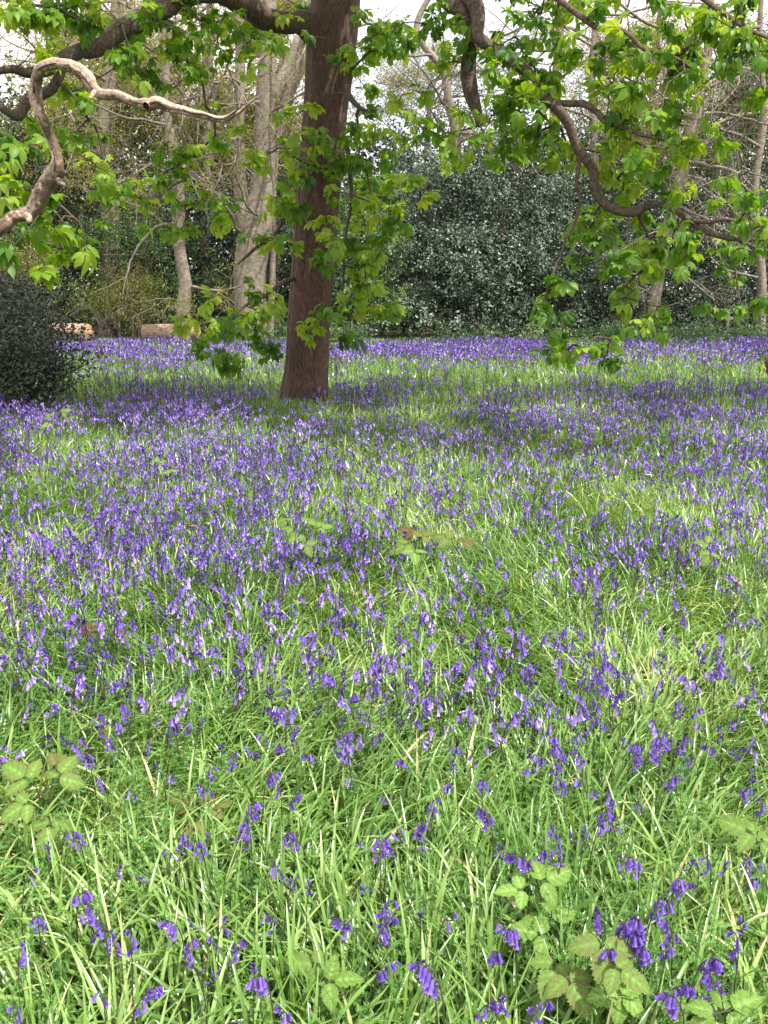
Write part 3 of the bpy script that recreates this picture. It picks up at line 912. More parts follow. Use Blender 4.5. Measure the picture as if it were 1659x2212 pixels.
bg_tree('beech_tree', 'tall pale tree half hidden among yellow-green leaves at the upper left',
        [[(235, 760, 33, 40), (240, 500, 33, 36), (225, 350, 33, 33), (235, 200, 33, 30), (250, 60, 33, 26), (255, -100, 33, 18)]],
        [(230, 420, 33, -80, -40, -2, 4, .06), (228, 360, 33, 90, -40, -2, 4.5, .06), (230, 280, 33, -90, -30, -2, 4.5, .06), (232, 230, 33, 90, -30, -2, 4.5, .06), (235, 180, 33, -90, -50, -2, 4.5, .06), (240, 120, 33, 90, -20, -2, 4.5, .06), (245, 60, 33, -90, -30, -2, 4.5, .06), (250, 0, 33, 90, 10, -2, 4.5, .06), (250, 0, 33, -90, 10, -2, 4.5, .06), (230, 330, 33, 50, 60, -3, 4, .06)],
        'yellow_leaf', 0.065, 14, 107)
bg_tree('beech_tree', 'tall pale tree with fine yellow-green spring leaves left of the twin-stemmed grey tree',
        [[(440, 760, 35, 30), (445, 500, 35, 26), (450, 350, 35, 24), (440, 200, 35, 22), (455, 60, 35, 18), (450, -100, 35, 12)]],
        [(448, 400, 35, -80, -40, -2, 4, .06), (450, 360, 35, 90, -40, -2, 4.5, .06), (450, 280, 35, -90, -30, -2, 4.5, .06), (445, 220, 35, 90, -30, -2, 4.5, .06), (445, 160, 35, -90, -50, -2, 4.5, .06), (450, 100, 35, 90, -20, -2, 4.5, .06), (455, 40, 35, -90, -30, -2, 4.5, .06), (452, 0, 35, 90, 10, -2, 4.5, .06)],
        'yellow_leaf', 0.06, 9, 108)
bg_tree('beech_tree', 'bare-topped tall tree with golden buds high at the upper right',
        [[(1200, 760, 40, 26), (1195, 400, 40, 24), (1200, 200, 40, 20), (1210, 50, 40, 17), (1220, -120, 40, 12)]],
        [(1200, 230, 40, -90, -50, -1, 5, .07), (1200, 180, 40, 90, -50, -1, 5, .07), (1205, 110, 40, -90, -20, -1, 5, .07), (1208, 60, 40, 90, -20, -1, 5, .07), (1212, 10, 40, 100, 10, -1, 5.5, .07), (1212, -30, 40, -90, 30, -1, 5.5, .07)],
        'yellow_leaf', 0.06, 3, 109)


def rand3n(r, n):
    v = r.normal(0, 1, (n, 3))
    return v / np.linalg.norm(v, axis=1)[:, None]


def bush(name, label, lobes, leaf_m, n, size, seed, cat='shrub', mean=0.45, stems=True, group=None, inner=0.35, tmpl=DIA, clumpy=1.0, bmat='twig', sd=0.2, sub=9, lob=1.0, void=0.8, thr=0.38):
    """lobes: (x, y, Y, rx px, ry px, ry m) ellipsoids; leaves sit in sprays on and inside them"""
    r_ = np.random.default_rng(seed)
    cen = np.array([P(l[0], l[1], l[2]) for l in lobes])
    rad = np.array([(pw(l[3], l[2]), l[5], pw(l[4], l[2])) for l in lobes])
    area = np.array([a[0] * a[2] for a in rad])
    bc = cen.mean(0)
    root = empty(name, (bc[0], bc[1], 0))
    tag(root, label, cat, group)
    # each lobe is broken into smaller rounded boughs; leaves sit thickest on their tops
    sc_, sr_ = [], []
    for c, q in zip(cen, rad):
        m_ = max(6, int(sub * q[0] * q[2]))
        dd_ = rand3n(r_, m_)
        dd_[:, 1] = -np.abs(dd_[:, 1]) * 0.9 + 0.25
        dd_ /= np.linalg.norm(dd_, axis=1)[:, None]
        sc_.append(c + dd_ * q * r_.uniform(0.55, 0.98, (m_, 1)))
        sr_.append(r_.uniform(0.22, 0.7, m_) ** 1.2 * (0.6 + 0.45 * min(q)) * lob)
    sc_, sr_ = np.vstack(sc_), np.concatenate(sr_)
    ns = n // 14
    li = r_.choice(len(sc_), ns, p=sr_ ** 2 / (sr_ ** 2).sum())
    d = rand3n(r_, ns) + [0, -0.3, 0.75]
    d /= np.linalg.norm(d, axis=1)[:, None]
    shell = 1 + r_.normal(0, 0.13, ns)
    sp = sc_[li] + d * sr_[li][:, None] * shell[:, None] * [1.15, 1, 0.8]
    ni = int(ns * inner)
    li2 = r_.choice(len(cen), ni, p=area / area.sum())
    sp[:ni] = cen[li2] + rand3n(r_, ni) * rad[li2] * (r_.random(ni) ** 0.4 * 0.8)[:, None]
    vn = vnoise(sp[:, 0] + sp[:, 1] * 0.5, sp[:, 2] * 1.3, void, seed + 1) * 0.65 + vnoise(sp[:, 0] - sp[:, 1] * 0.4, sp[:, 2], void * 0.4, seed + 2) * 0.35
    ok = (sp[:, 2] > 0.03) & ((vn > thr) | (r_.random(ns) < 0.12))
    ok[:ni] |= sp[:ni, 2] > 0.03
    if not len(ok): ok = sp[:, 2] > 0
    vtone = (vn - 0.52) * 1.3  # sprays nearer the voids get darker leaf colour, imitating shaded gaps
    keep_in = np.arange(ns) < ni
    vtone[keep_in] = -0.35  # inner leaves coloured darker, standing in for shade deep in the bush
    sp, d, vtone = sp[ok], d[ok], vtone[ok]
    ns = len(sp)
    per = 14
    sd_ = d + r_.normal(0, 0.5, (ns, 3)) + [0, 0, -0.15]
    sd_ /= np.linalg.norm(sd_, axis=1)[:, None]
    along = r_.random((ns, per))
    pos = sp[:, None, :] + sd_[:, None, :] * (along * size * 4.5 * clumpy)[:, :, None] + r_.normal(0, size * 0.75 * clumpy, (ns, per, 3))
    pos = pos.reshape(-1, 3)
    dd = np.repeat(sd_, per, 0) + r_.normal(0, 0.8, (ns * per, 3))
    nn = r_.normal(0, 0.35, (ns * per, 3)) + np.repeat(r_.normal(0, 0.5, (ns, 3)), per, 0) + [0, -0.45, 0.7]
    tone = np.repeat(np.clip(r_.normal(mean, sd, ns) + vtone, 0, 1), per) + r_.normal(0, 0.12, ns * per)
    mb = MB()
    ok = pos[:, 2] > 0.02
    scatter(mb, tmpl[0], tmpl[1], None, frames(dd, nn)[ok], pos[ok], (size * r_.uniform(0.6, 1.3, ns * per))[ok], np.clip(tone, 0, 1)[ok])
    mb.build('leaves' if cat != 'tree' else 'crown', M[leaf_m], root)
    if stems:
        for k in range(len(lobes)):
            ms = MB()
            b0 = np.array([cen[k][0] * 0.7 + bc[0] * 0.3, cen[k][1] * 0.6 + bc[1] * 0.4, 0])
            branch_rec(ms, b0, (cen[k] - b0) / np.linalg.norm(cen[k] - b0 + 1e-6), np.linalg.norm(cen[k] - b0) * 1.1 + 0.1, 0.06, 2, r_, [], 0, 5, 0.15)
            ms.build('stem', M[bmat], root, True)
    return root


M['tan_leaf'] = leaf_mat('budding_leaf', [(0, (0.13, 0.09, 0.05)), (0.5, (0.24, 0.19, 0.10)), (1, (0.36, 0.31, 0.16))], 0.6, 0.35, 0.3, None, 1.5, 0.4)


def loose_crown(name, label, lobes, leaf_m, n, size, seed, nb, cat='tree', mean=0.5, bmat='pale_twig', trunk_w=24):
    '''an airy tree: a stem, many fine twigs reaching into its lobes, small leaves strung along the twigs'''
    r_ = np.random.default_rng(seed)
    cen = np.array([P(l[0], l[1], l[2]) for l in lobes])
    rad = np.array([(pw(l[3], l[2]), l[5], pw(l[4], l[2])) for l in lobes])
    bx, by = cen[:, 0].mean(), cen[:, 1].mean()
    root = empty(name, (bx, by, 0))
    tag(root, label, cat)
    mb = MB()
    hz = cen[:, 2].max() + 0.5
    st, sr = resample([(bx, by, -0.1), (bx + .1, by, hz * .3), (bx - .1, by, hz * .6), (bx + .1, by, hz)], [pw(trunk_w, by) / 2, pw(trunk_w, by) * .42, pw(trunk_w, by) * .3, 0.04], 0.25)
    tube(mb, st, sr, 12, ribs=limb_ribs_factory(seed, 0.03))
    mb.build('trunk', M['beech'], root, True)
    mb, ml, tips = MB(), MB(), []
    for k in range(nb):
        li = r_.integers(0, len(cen))
        e = cen[li] + rand3n(r_, 1)[0] * rad[li] * 0.5
        i = int(np.clip(np.searchsorted(st[:, 2], e[2] - r_.uniform(0.5, 2.0)), 2, len(st) - 1))
        a = st[i]
        L = np.linalg.norm(e - a)
        branch_rec(mb, a, (e - a) / L, L * 1.25, 0.03 + 0.008 * L, 3, r_, tips, 0, 5, 0.2)
    mb.build('branches', M[bmat], root, True)
    per = max(1, n // max(1, len(tips)))
    leaves_on(ml, tips, per, size, r_, DIA, 0.11, mean)
    ml.build('crown', M[leaf_m], root)


loose_crown('beech_tree', 'hazy yellow-green tree filling the upper left between the pale trunks', [(180, 230, 35, 130, 130, 1.5), (300, 180, 35, 110, 120, 1.5), (120, 330, 35, 110, 90, 1.5)], 'yellow_leaf', 46000, 0.095, 401, 34)
loose_crown('beech_tree', 'hazy olive tree behind the twin-stemmed grey tree, left of the chestnut', [(420, 230, 36, 120, 130, 1.5), (560, 200, 36, 120, 120, 1.5), (480, 340, 36, 110, 90, 1.5), (620, 320, 36, 80, 100, 1.5)], 'yellow_leaf', 42000, 0.095, 402, 34, mean=0.4)
loose_crown('bare_tree', 'olive-brown tree just coming into leaf behind the pale forked tree', [(1360, 300, 36, 120, 110, 1.5), (1480, 260, 36, 120, 120, 1.5), (1260, 330, 36, 90, 90, 1.5)], 'yellow_leaf', 26000, 0.075, 403, 20, mean=0.25)
loose_crown('bare_tree', 'olive tree of fine leaves and dense twigs at the upper right edge', [(1600, 250, 36.5, 110, 120, 1.5), (1640, 120, 36.5, 110, 110, 1.5), (1560, 380, 36, 110, 90, 1.5)], 'holly_green', 34000, 0.085, 404, 20, mean=0.35)
loose_crown('beech_tree', 'yellow-green budding treetop against the sky at upper right of centre', [(1420, 90, 38, 110, 90, 1.5), (1300, 130, 38, 110, 90, 1.5), (1530, 120, 38, 90, 90, 1.5)], 'yellow_leaf', 24000, 0.075, 405, 34, mean=0.5)

loose_crown('beech_tree', 'airy yellow-green treetop against the sky in the top left corner', [(60, 80, 37, 110, 90, 1.5), (180, 40, 37, 110, 80, 1.5), (330, 60, 37, 100, 80, 1.5)], 'yellow_leaf', 26000, 0.085, 406, 24, mean=0.5)
loose_crown('beech_tree', 'airy yellow-green treetop just left of the top of the chestnut trunk', [(480, 50, 38, 110, 90, 1.5), (600, 90, 38, 90, 80, 1.5), (650, 30, 38, 80, 80, 1.5)], 'yellow_leaf', 22000, 0.085, 407, 20, mean=0.5)
loose_crown('bare_tree', 'thin budding treetop right of the chestnut trunk against the white sky', [(820, 200, 39, 80, 80, 1.5), (930, 120, 39, 90, 90, 1.5), (1040, 160, 39, 90, 90, 1.5)], 'yellow_leaf', 9000, 0.08, 408, 18, mean=0.4)

# hollies and evergreens closing the clearing
bush('holly_bush', 'huge grey-green holly with glossy leaves filling the middle behind the clearing',
     [(960, 480, 31.5, 130, 110, 1.6), (1080, 460, 31.5, 140, 120, 1.7), (900, 600, 31.2, 130, 110, 1.6), (1050, 600, 31, 150, 120, 1.8), (1170, 560, 31.3, 120, 130, 1.6), (1000, 400, 32, 120, 80, 1.4), (1130, 410, 32, 120, 80, 1.4),
      (880, 690, 30.8, 110, 60, 1.1), (1010, 690, 30.6, 130, 60, 1.2), (1140, 680, 30.8, 120, 70, 1.2), (1220, 640, 31, 80, 100, 1.2), (930, 720, 28.2, 90, 30, 0.8), (1050, 722, 27.8, 90, 30, 0.8), (1150, 725, 28.4, 70, 26, 0.7)], 'holly', 76000, 0.105, 201, mean=0.58, tmpl=DIA, sd=0.25, inner=0.26, void=0.95, thr=0.44)
bush('holly_bush', 'dark holly behind the pale forked tree on the right',
     [(1290, 620, 32.5, 120, 110, 1.6), (1400, 600, 33, 130, 120, 1.6), (1330, 480, 33.5, 120, 110, 1.6), (1450, 470, 34, 130, 120, 1.6), (1380, 690, 32, 130, 50, 1.1), (1330, 724, 28.8, 90, 22, 0.7), (1450, 722, 29.4, 90, 24, 0.7)], 'holly', 30000, 0.09, 202, mean=0.38)
bush('holly_bush', 'dark holly thicket at the right edge behind the bluebells',
     [(1530, 620, 32.5, 130, 110, 1.6), (1640, 600, 33, 130, 130, 1.6), (1560, 500, 34, 130, 90, 1.6), (1700, 480, 34, 120, 120, 1.6), (1600, 700, 31.8, 130, 45, 1.0), (1770, 620, 33, 130, 130, 1.6), (1560, 722, 28.9, 80, 26, 0.7), (1650, 722, 28.4, 80, 30, 0.7)], 'holly', 30000, 0.09, 203, mean=0.36)
bush('holly_tree', 'tall sparse grey-leaved holly rising above the big holly against the sky',
     [(870, 300, 34.5, 110, 90, 1.5), (990, 270, 35, 110, 80, 1.5), (900, 400, 34.5, 120, 100, 1.5), (1090, 290, 35, 100, 80, 1.5), (830, 480, 34, 90, 100, 1.4), (1200, 340, 35, 110, 90, 1.5)], 'holly', 24000, 0.09, 204, 'tree', mean=0.7, inner=0.5)
bush('leafy_shrub', 'fresh mid-green shrub just right of the chestnut trunk, at the clearing edge',
     [(800, 560, 31, 90, 90, 1.2), (760, 650, 30.6, 100, 70, 1.2), (840, 660, 30.5, 70, 60, 1.0), (790, 460, 31.5, 70, 80, 1.1), (740, 500, 32, 80, 100, 1.2)], 'holly_green', 24000, 0.078, 205, mean=0.7)
bush('leafy_shrub', 'grey-green shrub behind the slim kinked tree on the left',
     [(300, 600, 31.5, 110, 80, 1.3), (260, 540, 32, 90, 70, 1.2), (350, 660, 31, 110, 70, 1.2), (220, 660, 31, 90, 60, 1.2), (440, 660, 31.5, 80, 80, 1.2), (330, 520, 32, 90, 60, 1.2)], 'holly_green', 24000, 0.075, 206, mean=0.42)
bush('hawthorn_bush', 'yellow-green hawthorn bush between the two felled logs',
     [(250, 640, 30, 80, 45, 0.9), (310, 665, 29.9, 70, 40, 0.8), (200, 660, 30, 60, 35, 0.8), (290, 610, 30.2, 60, 40, 0.8)], 'yellow_leaf', 7000, 0.055, 207, mean=0.45, inner=0.6, clumpy=1.8, bmat='pale_twig')
bush('hawthorn_bush', 'yellow-leaved bush at the left edge above the dark evergreen',
     [(40, 590, 24, 60, 60, 0.8), (90, 560, 24.5, 50, 50, 0.8), (30, 530, 25, 50, 50, 0.8)], 'yellow_leaf', 3500, 0.055, 208, mean=0.35, inner=0.6, clumpy=1.8)
bush('holly_tree', 'tall dark holly at the left edge behind the dead branch',
     [(40, 480, 33, 120, 130, 1.8), (150, 520, 33.5, 120, 110, 1.6), (60, 620, 32.5, 130, 100, 1.6), (0, 350, 34, 120, 120, 1.8), (-60, 560, 33, 120, 150, 1.8), (110, 400, 34, 90, 90, 1.5)], 'dark_leaf', 36000, 0.10, 209, 'tree', mean=0.45)
bush('holly_tree', 'dark evergreen behind the grey twin-stemmed tree',
     [(480, 540, 33.5, 120, 130, 1.8), (600, 560, 33.5, 120, 120, 1.6), (380, 560, 34, 110, 120, 1.6), (500, 660, 33, 150, 70, 1.4), (660, 620, 33, 90, 110, 1.5), (300, 480, 35, 120, 100, 1.5), (560, 440, 35, 110, 80, 1.6), (690, 480, 34.5, 90, 110, 1.5)], 'dark_leaf', 46000, 0.10, 210, 'tree', mean=0.5)
bush('evergreen_bush', 'low near-black evergreen bush spreading over the bluebells at the left edge',
     [(40, 790, 12.0, 110, 100, 0.8), (-60, 760, 12.8, 110, 110, 0.9), (70, 835, 11.8, 75, 55, 0.55), (105, 800, 12.2, 40, 40, 0.4), (50, 715, 13, 55, 50, 0.6), (0, 680, 13.2, 60, 45, 0.6)], 'dark_leaf', 19000, 0.06, 211, mean=0.4, tmpl=LEAF1, clumpy=1.7, void=0.4, thr=0.4)

# a distant wood of leaves and stems closes the gaps
mb = MB()
r_ = np.random.default_rng(300)
N = 90000
xx = r_.uniform(-30, 30, N)
yy = r_.uniform(38, 46, N)
top_ = np.interp(xx, [-30, -18, -13, -8, -4, -1.5, 0, 3, 5, 9, 12, 18, 30], [9, 8.6, 9.2, 8.8, 8.2, 7.2, 6.4, 6.4, 7.0, 7.6, 8.2, 9.0, 9.5])
hh = top_ - 2.2 + 2.6 * vnoise(xx, yy, 3.0, 9) + 2.0 * vnoise(xx, yy, 1.0, 10)
zz = r_.random(N) ** 0.8 * hh
pos = np.stack([xx, yy, zz], 1)
scatter(mb, DIA[0], DIA[1], None, frames(r_.normal(0, 1, (N, 3)), r_.normal(0, 1, (N, 3)) + [0, -.3, .6]), pos, r_.uniform(0.22, 0.42, N) * np.clip(1.3 - 0.5 * zz / hh, 0.5, 1.2), np.clip(r_.normal(0.5, 0.25, N), 0, 1))
fw = mb.build('distant_woodland', M['dark_leaf'])
tag(fw, 'dark mass of woodland closing the view behind the hollies', 'woodland', None, 'stuff')

bush('leafy_shrub', 'low pale green undergrowth at the foot of the huge holly', [(1000, 735, 27.2, 60, 14, 0.5), (1090, 738, 27, 60, 12, 0.5), (760, 728, 27.6, 60, 16, 0.5), (1180, 738, 27.4, 50, 10, 0.5)], 'holly_green', 4200, 0.06, 212, mean=0.6, inner=0.6, stems=False)

bush('leafy_shrub', 'low dark undergrowth along the far edge of the bluebells on the right', [(1290, 730, 27.6, 70, 20, 0.5), (1400, 728, 27.8, 70, 20, 0.5), (1510, 728, 27.4, 70, 20, 0.5), (1620, 728, 27.6, 70, 22, 0.5)], 'holly_green', 6500, 0.07, 213, mean=0.3, inner=0.5, stems=False)
bush('leafy_shrub', 'low leafy undergrowth behind the bluebells between the pale trunks and the chestnut', [(470, 728, 28.6, 60, 18, 0.5), (580, 730, 28.4, 60, 18, 0.5), (690, 730, 28.0, 60, 18, 0.5)], 'holly_green', 4200, 0.065, 214, mean=0.45, inner=0.5, stems=False)

# ------------------------------------------------------------------ felled logs


def log(label, x0, x1, yb, yt, Y, yaw, end_right=True):
    a = P(x0, (yb + yt) / 2, Y)
    c = P(x1, (yb + yt) / 2, Y)
    r = pw(yb - yt, Y) / 2 * 1.02
    a[2] = c[2] = r * 0.92
    c = c + np.array([0, -yaw, 0])
    root = empty('felled_log', ((a[0] + c[0]) / 2, Y, 0))
    tag(root, label, 'log')
    pp, rr = resample([a, a * 0.5 + c * 0.5 + [0, 0.03, 0.02], c], [r * 1.05, r, r * 0.97], 0.12)
    mb = MB()
    f = limb_ribs_factory(int(x0) + 3, 0.03)
    tube(mb, pp, rr, 28, ribs=f, cap=False)
    mb.build('bark', M['log_bark'], root, True)
    for e, s in ((pp[-1], 1), (pp[0], -1)):
        mb = MB()
        d = (pp[-1] - pp[0]) / np.linalg.norm(pp[-1] - pp[0]) * s
        tube(mb, [e - d * 0.02, e + d * 0.006, e + d * 0.012], [r * 0.93, r * 0.93, r * 0.90], 28)
        mb.build('sawn_end', M['log_end'], root, False)
    return root


log('thick felled log with a sawn orange end at the left edge of the clearing', 92, 203, 741, 703, 29.2, 0.55)
log('felled log lying behind the slim kinked tree', 312, 432, 738, 705, 29.6, 0.3)

# stump fragment at the right edge
sp_ = G(1668, 838)
root = empty('broken_stump', (sp_[0], sp_[1], 0))
tag(root, 'reddish rotten stump just showing at the right edge', 'stump')
mb = MB()
c0 = np.array([sp_[0] + 0.02, sp_[1], 0])
pp, rr = resample([c0 + [0.1, 0, -.05], c0 + [0.05, 0, .2], c0 + [-.05, 0, .45], c0 + [0, 0, .6]], [.2, .15, .12, .03], 0.04)
tube(mb, pp, rr, 14, rough=0.09)
M['rot'] = bark_mat('rotten_wood', (0.05, 0.02, 0.012), (0.17, 0.07, 0.04), (0.28, 0.13, 0.08), (8, 8, 3), 0.8)
mb.build('wood', M['rot'], root, True)
mb = MB()
N = 260
pos = c0 + [-.05, 0, .55] + rng.normal(0, 1, (N, 3)) * [.2, .2, .1]
scatter(mb, LEAF1[0], LEAF1[1], None, frames(rng.normal(0, 1, (N, 3)), rng.normal(0, .6, (N, 3)) + [0, 0, 1]), pos, rng.uniform(.04, .07, N), rng.random(N))
mb.build('ivy_leaves', M['dark_leaf'], root)

# ------------------------------------------------------------------ bluebell shapes


def bell_mesh(open_=True, sides=6, L=0.021, rr=0.0043, rings=4):
    """a bell hanging along -Z from the origin"""
    mb = MB()
    n = sides * 2
    th = np.arange(n) / n * 2 * math.pi
    if open_:
        prof = [(0.0, 0.35), (0.12, 0.9), (0.55, 0.95), (0.82, 1.05)]
    else:
        prof = [(0.0, 0.3), (0.2, 0.75), (0.6, 0.8), (0.9, 0.45)]
    V = []
    for s, k in prof:
        V.append(np.stack([np.cos(th) * rr * k, np.sin(th) * rr * k, np.full(n, -s * L)], 1))
    if open_:                      # six tips rolled back
        kk = np.where(np.arange(n) % 2 == 0, 1.95, 1.12)
        zz = np.where(np.arange(n) % 2 == 0, -0.97, -0.86)
        V.append(np.stack([np.cos(th) * rr * kk, np.sin(th) * rr * kk, zz * L], 1))
        kk = np.where(np.arange(n) % 2 == 0, 2.35, 1.12)
        zz = np.where(np.arange(n) % 2 == 0, -0.80, -0.86)
        V.append(np.stack([np.cos(th) * rr * kk, np.sin(th) * rr * kk, zz * L], 1))
    else:
        V.append(np.stack([np.cos(th) * 1e-4, np.sin(th) * 1e-4, np.full(n, -L)], 1))
    m_ = len(V)
    a = (np.arange(m_ - 1)[:, None] * n + np.arange(n)[None]).ravel()
    b_ = (np.arange(m_ - 1)[:, None] * n + (np.arange(n)[None] + 1) % n).ravel()
    tone = np.repeat(np.linspace(0.35, 0.62, m_) if open_ else np.linspace(0.1, 0.35, m_), n)
    if open_: tone[-2 * n:] = 0.85
    mb.add(np.vstack(V), np.stack([a, b_, b_ + n, a + n], 1), None, tone)
    return mb


BELL_MESHES = []
for k in range(3):
    b_ = bell_mesh(True, 6, 0.0195 + 0.0028 * k, 0.0033)
    b_.a = [np.clip(x + (k - 1) * 0.14, 0, 1) for x in b_.a]
    BELL_MESHES.append(b_.mesh('bell', M['bell'], True))
BUD_MESHES = []
for k in range(2):
    b_ = bell_mesh(False, 4, 0.013 + 0.003 * k, 0.0034)
    b_.a = [np.clip(x + k * 0.12, 0, 1) for x in b_.a]
    BUD_MESHES.append(b_.mesh('bud', M['bell'], True))


def raceme(r, H, nb, style):
    """a plant: stem polyline, radii, bells [(attach, hang matrix, is_bud)]; leans to +X"""
    lean = r.uniform(0.0, 0.16)
    arch = r.uniform(0.018, 0.038) if style != 'bud' else r.uniform(0.0, 0.02)
    k = 12
    pts = []
    for i in range(k + 1):
        s = i / k
        x = lean * H * s * s
        z = H * s
        if s > 0.72:
            u = (s - 0.72) / 0.28
            x += arch * u ** 1.8
            z -= arch * 0.9 * u ** 3
        pts.append((x + 0.004 * math.sin(s * 7 + H * 50), 0.003 * math.sin(s * 5), z))
    pts = np.array(pts)
    rad = np.linspace(0.0022, 0.0010, k + 1)
    bells = []
    for j in range(nb):
        u = (j + 0.5) / nb
        s = 0.80 + 0.21 * u if style != 'bud' else 0.86 + 0.15 * u
        i = min(k - 1, int(s * k))
        f = min(1, s * k - i)
        a = pts[i] * (1 - f) + pts[i + 1] * f
        az = r.gauss(0, 1.1) if style != 'bud' else r.uniform(-3.1, 3.1)
        out = 0.0085 * (1.1 - 0.5 * u) if style != 'bud' else 0.003
        p = a + np.array([math.cos(az) * out, math.sin(az) * out, -0.002 + (0.004 if style != 'bud' else 0.012)])
        if style == 'bud':
            tilt = r.uniform(2.3, 2.9) if u > 0.4 else r.uniform(1.2, 2.2)      # buds point upwards
        else:
            tilt = r.uniform(0.05, 0.6) * (1.0 if u < 0.8 else 1.6)
        bud = style == 'bud' or (u > 0.75 and r.random() < 0.75)
        bells.append((a, p, az, tilt, bud))
    return pts, rad, bells


def hang(az, tilt):
    """-Z of the bell tilted outwards (towards az) by tilt"""
    return Matrix.Rotation(az, 4, 'Z') @ Matrix.Rotation(-tilt, 4, 'Y')


pr = random.Random(11)
PROTO = []
for k in range(22):
    style = 'open' if k < 15 else 'bud'
    H = pr.uniform(0.24, 0.34)
    nb = pr.randint(6, 11) if style == 'open' else pr.randint(4, 7)
    if k in (12, 13, 14): nb = pr.randint(2, 4)
    pts, rad, bells = raceme(pr, H, nb, style)
    ms = MB()
    tube(ms, pts, rad, 5, rnd=np.repeat(np.clip(np.linspace(0.8, 0.0, len(pts)), 0, 1), 5).tolist() + [0, 0.8])
    for a, p, az, tilt, bud in bells:
        tube(ms, [a, (np.array(a) + p) / 2 + [0, 0, .0035], p], [.0009, .0008, .0009], 3, rnd=0.0, cap=False)
    PROTO.append((ms.mesh('stem', M['bell_stem'], True), bells, H, style, pts))


def make_bluebell(k, loc, rz, sc, label, tone=0):
    me, bells, H, style, pts = PROTO[k]
    root = empty('bluebell', loc, rz)
    root.scale = (sc, sc, sc)
    tag(root, label, 'bluebell', 'bluebells standing in the near grass')
    o = bpy.data.objects.new('stem', me)
    COL.objects.link(o)
    o.parent = root
    for j, (a, p, az, tilt, bud) in enumerate(bells):
        ms = BUD_MESHES[(j + k) % 2] if bud else BELL_MESHES[min(2, max(0, 1 + tone + ((j * 7 + k) % 3) - 1))]
        b_ = bpy.data.objects.new('bud' if bud else 'bell', ms)
        b_.matrix_local = Matrix.Translation(p) @ hang(az, tilt)
        COL.objects.link(b_)
        b_.parent = root
    return root


h5 = parse('475,75,1 620,115,1 295,170,2 385,145,1 15,160,1 740,45,0 700,230,0 765,230,1 455,260,1 595,305,1 900,210,1 900,285,2 1150,65,1 1210,90,1 1100,180,0 1000,175,1 1150,230,2 1210,290,1 1085,335,2 1255,335,2 1045,420,2 1080,465,1 1220,480,2 1300,515,2 340,480,1 800,495,1 870,520,1 900,530,0 1040,525,0 1075,550,0 770,600,0 745,565,1 205,590,0 110,650,1 345,715,2 165,835,2 430,820,3 320,810,1 390,920,2 480,640,1 625,700,0 770,870,2 945,870,1 1215,645,2 1240,740,0 1185,830,1 1185,925,0 1330,740,0 850,915,0 915,960,1 995,980,1 800,985,1 560,960,1 490,950,1 70,1010,1 600,1170,3 440,1200,1 1020,1270,3 1150,1080,2 1090,1130,0 860,1100,0 900,1140,0 1250,1270,1 80,1270,1 1510,870,2 1635,880,2 1625,1060,2 1590,740,0 1640,540,2 1575,540,1 1490,40,2 1500,120,2 1440,120,1 1605,60,2 1355,130,1 1530,250,1 1655,800,1')
h6 = parse('35,320,1 210,370,1 145,450,2 255,265,2 330,100,1 455,410,3 430,250,2 310,225,0 385,165,1 65,530,0 45,590,0 155,565,0 10,500,1 485,595,0 625,575,3 660,560,2 710,650,0 750,635,0 740,480,1 805,540,0 855,525,0 760,510,1 620,190,1 710,100,2 750,60,2 770,125,2 700,150,2 820,70,2 865,160,2 865,250,1 775,260,1 745,190,1 945,300,1 985,345,1 930,410,2 995,430,1 1095,335,1 970,480,0 1010,580,1 1095,585,2 1080,80,3 1100,130,2 1150,120,3 1185,60,3 1190,130,3 1240,70,3 1270,100,2 1070,165,2 1300,175,2 1350,165,1 1230,235,2 1380,10,1 1620,75,1 1435,110,1 1550,290,1 1600,275,0 1625,370,1 1415,620,1 1565,620,1 1565,680,2 1310,645,0 1255,700,3 1280,660,2 1355,680,0 1465,670,0 1650,600,1 260,830,1 510,840,1 565,880,2 495,970,2 20,975,0 10,870,1 160,840,0 205,1060,2 240,1100,3 430,1200,1 495,1215,1 630,1245,3 950,850,3 1030,850,3 1070,880,3 1110,840,3 1050,930,3 1090,990,3 1130,970,3 1010,970,2 1200,800,2 1160,790,2 1220,970,2 1250,890,1 1255,1120,1 1285,1190,3 1395,1000,2 1450,1010,1 1380,1050,1 1440,1110,2 1395,1220,1 1560,920,0 1530,965,1 1520,1060,0')
heads = [(x / 2.0, 1555.3 + y / 2.0, int(s)) for x, y, s in h5] + [(829.5 + x / 2.0, 1555.3 + y / 2.0, int(s)) for x, y, s in h6]
# fill towards the middle distance
hr = random.Random(5)
while len(heads) < 300:
    y = 1560 - 260 * hr.random() ** 1.2
    x = hr.uniform(-10, 1669)
    d = 0.25 + 0.75 * float(vnoise(x, y, 130, 8)) 
    if x < 900 and 1380 < y < 1560: d *= 0.6
    if hr.random() < d:
        heads.append((x, y, hr.choice([0, 0, 1, 1, 1, 2])))
KIND_LABEL = {0: 'bluebell stem with tight dark purple buds', 1: 'slim bluebell with a few violet bells', 2: 'bluebell with a full drooping head of violet bells'}


def zone(x, y):
    a = 'left' if x < 553 else 'middle' if x < 1106 else 'right'
    return 'at the bottom ' + a if y > 1880 else 'in the grass at lower ' + a if y > 1620 else 'further back at ' + a


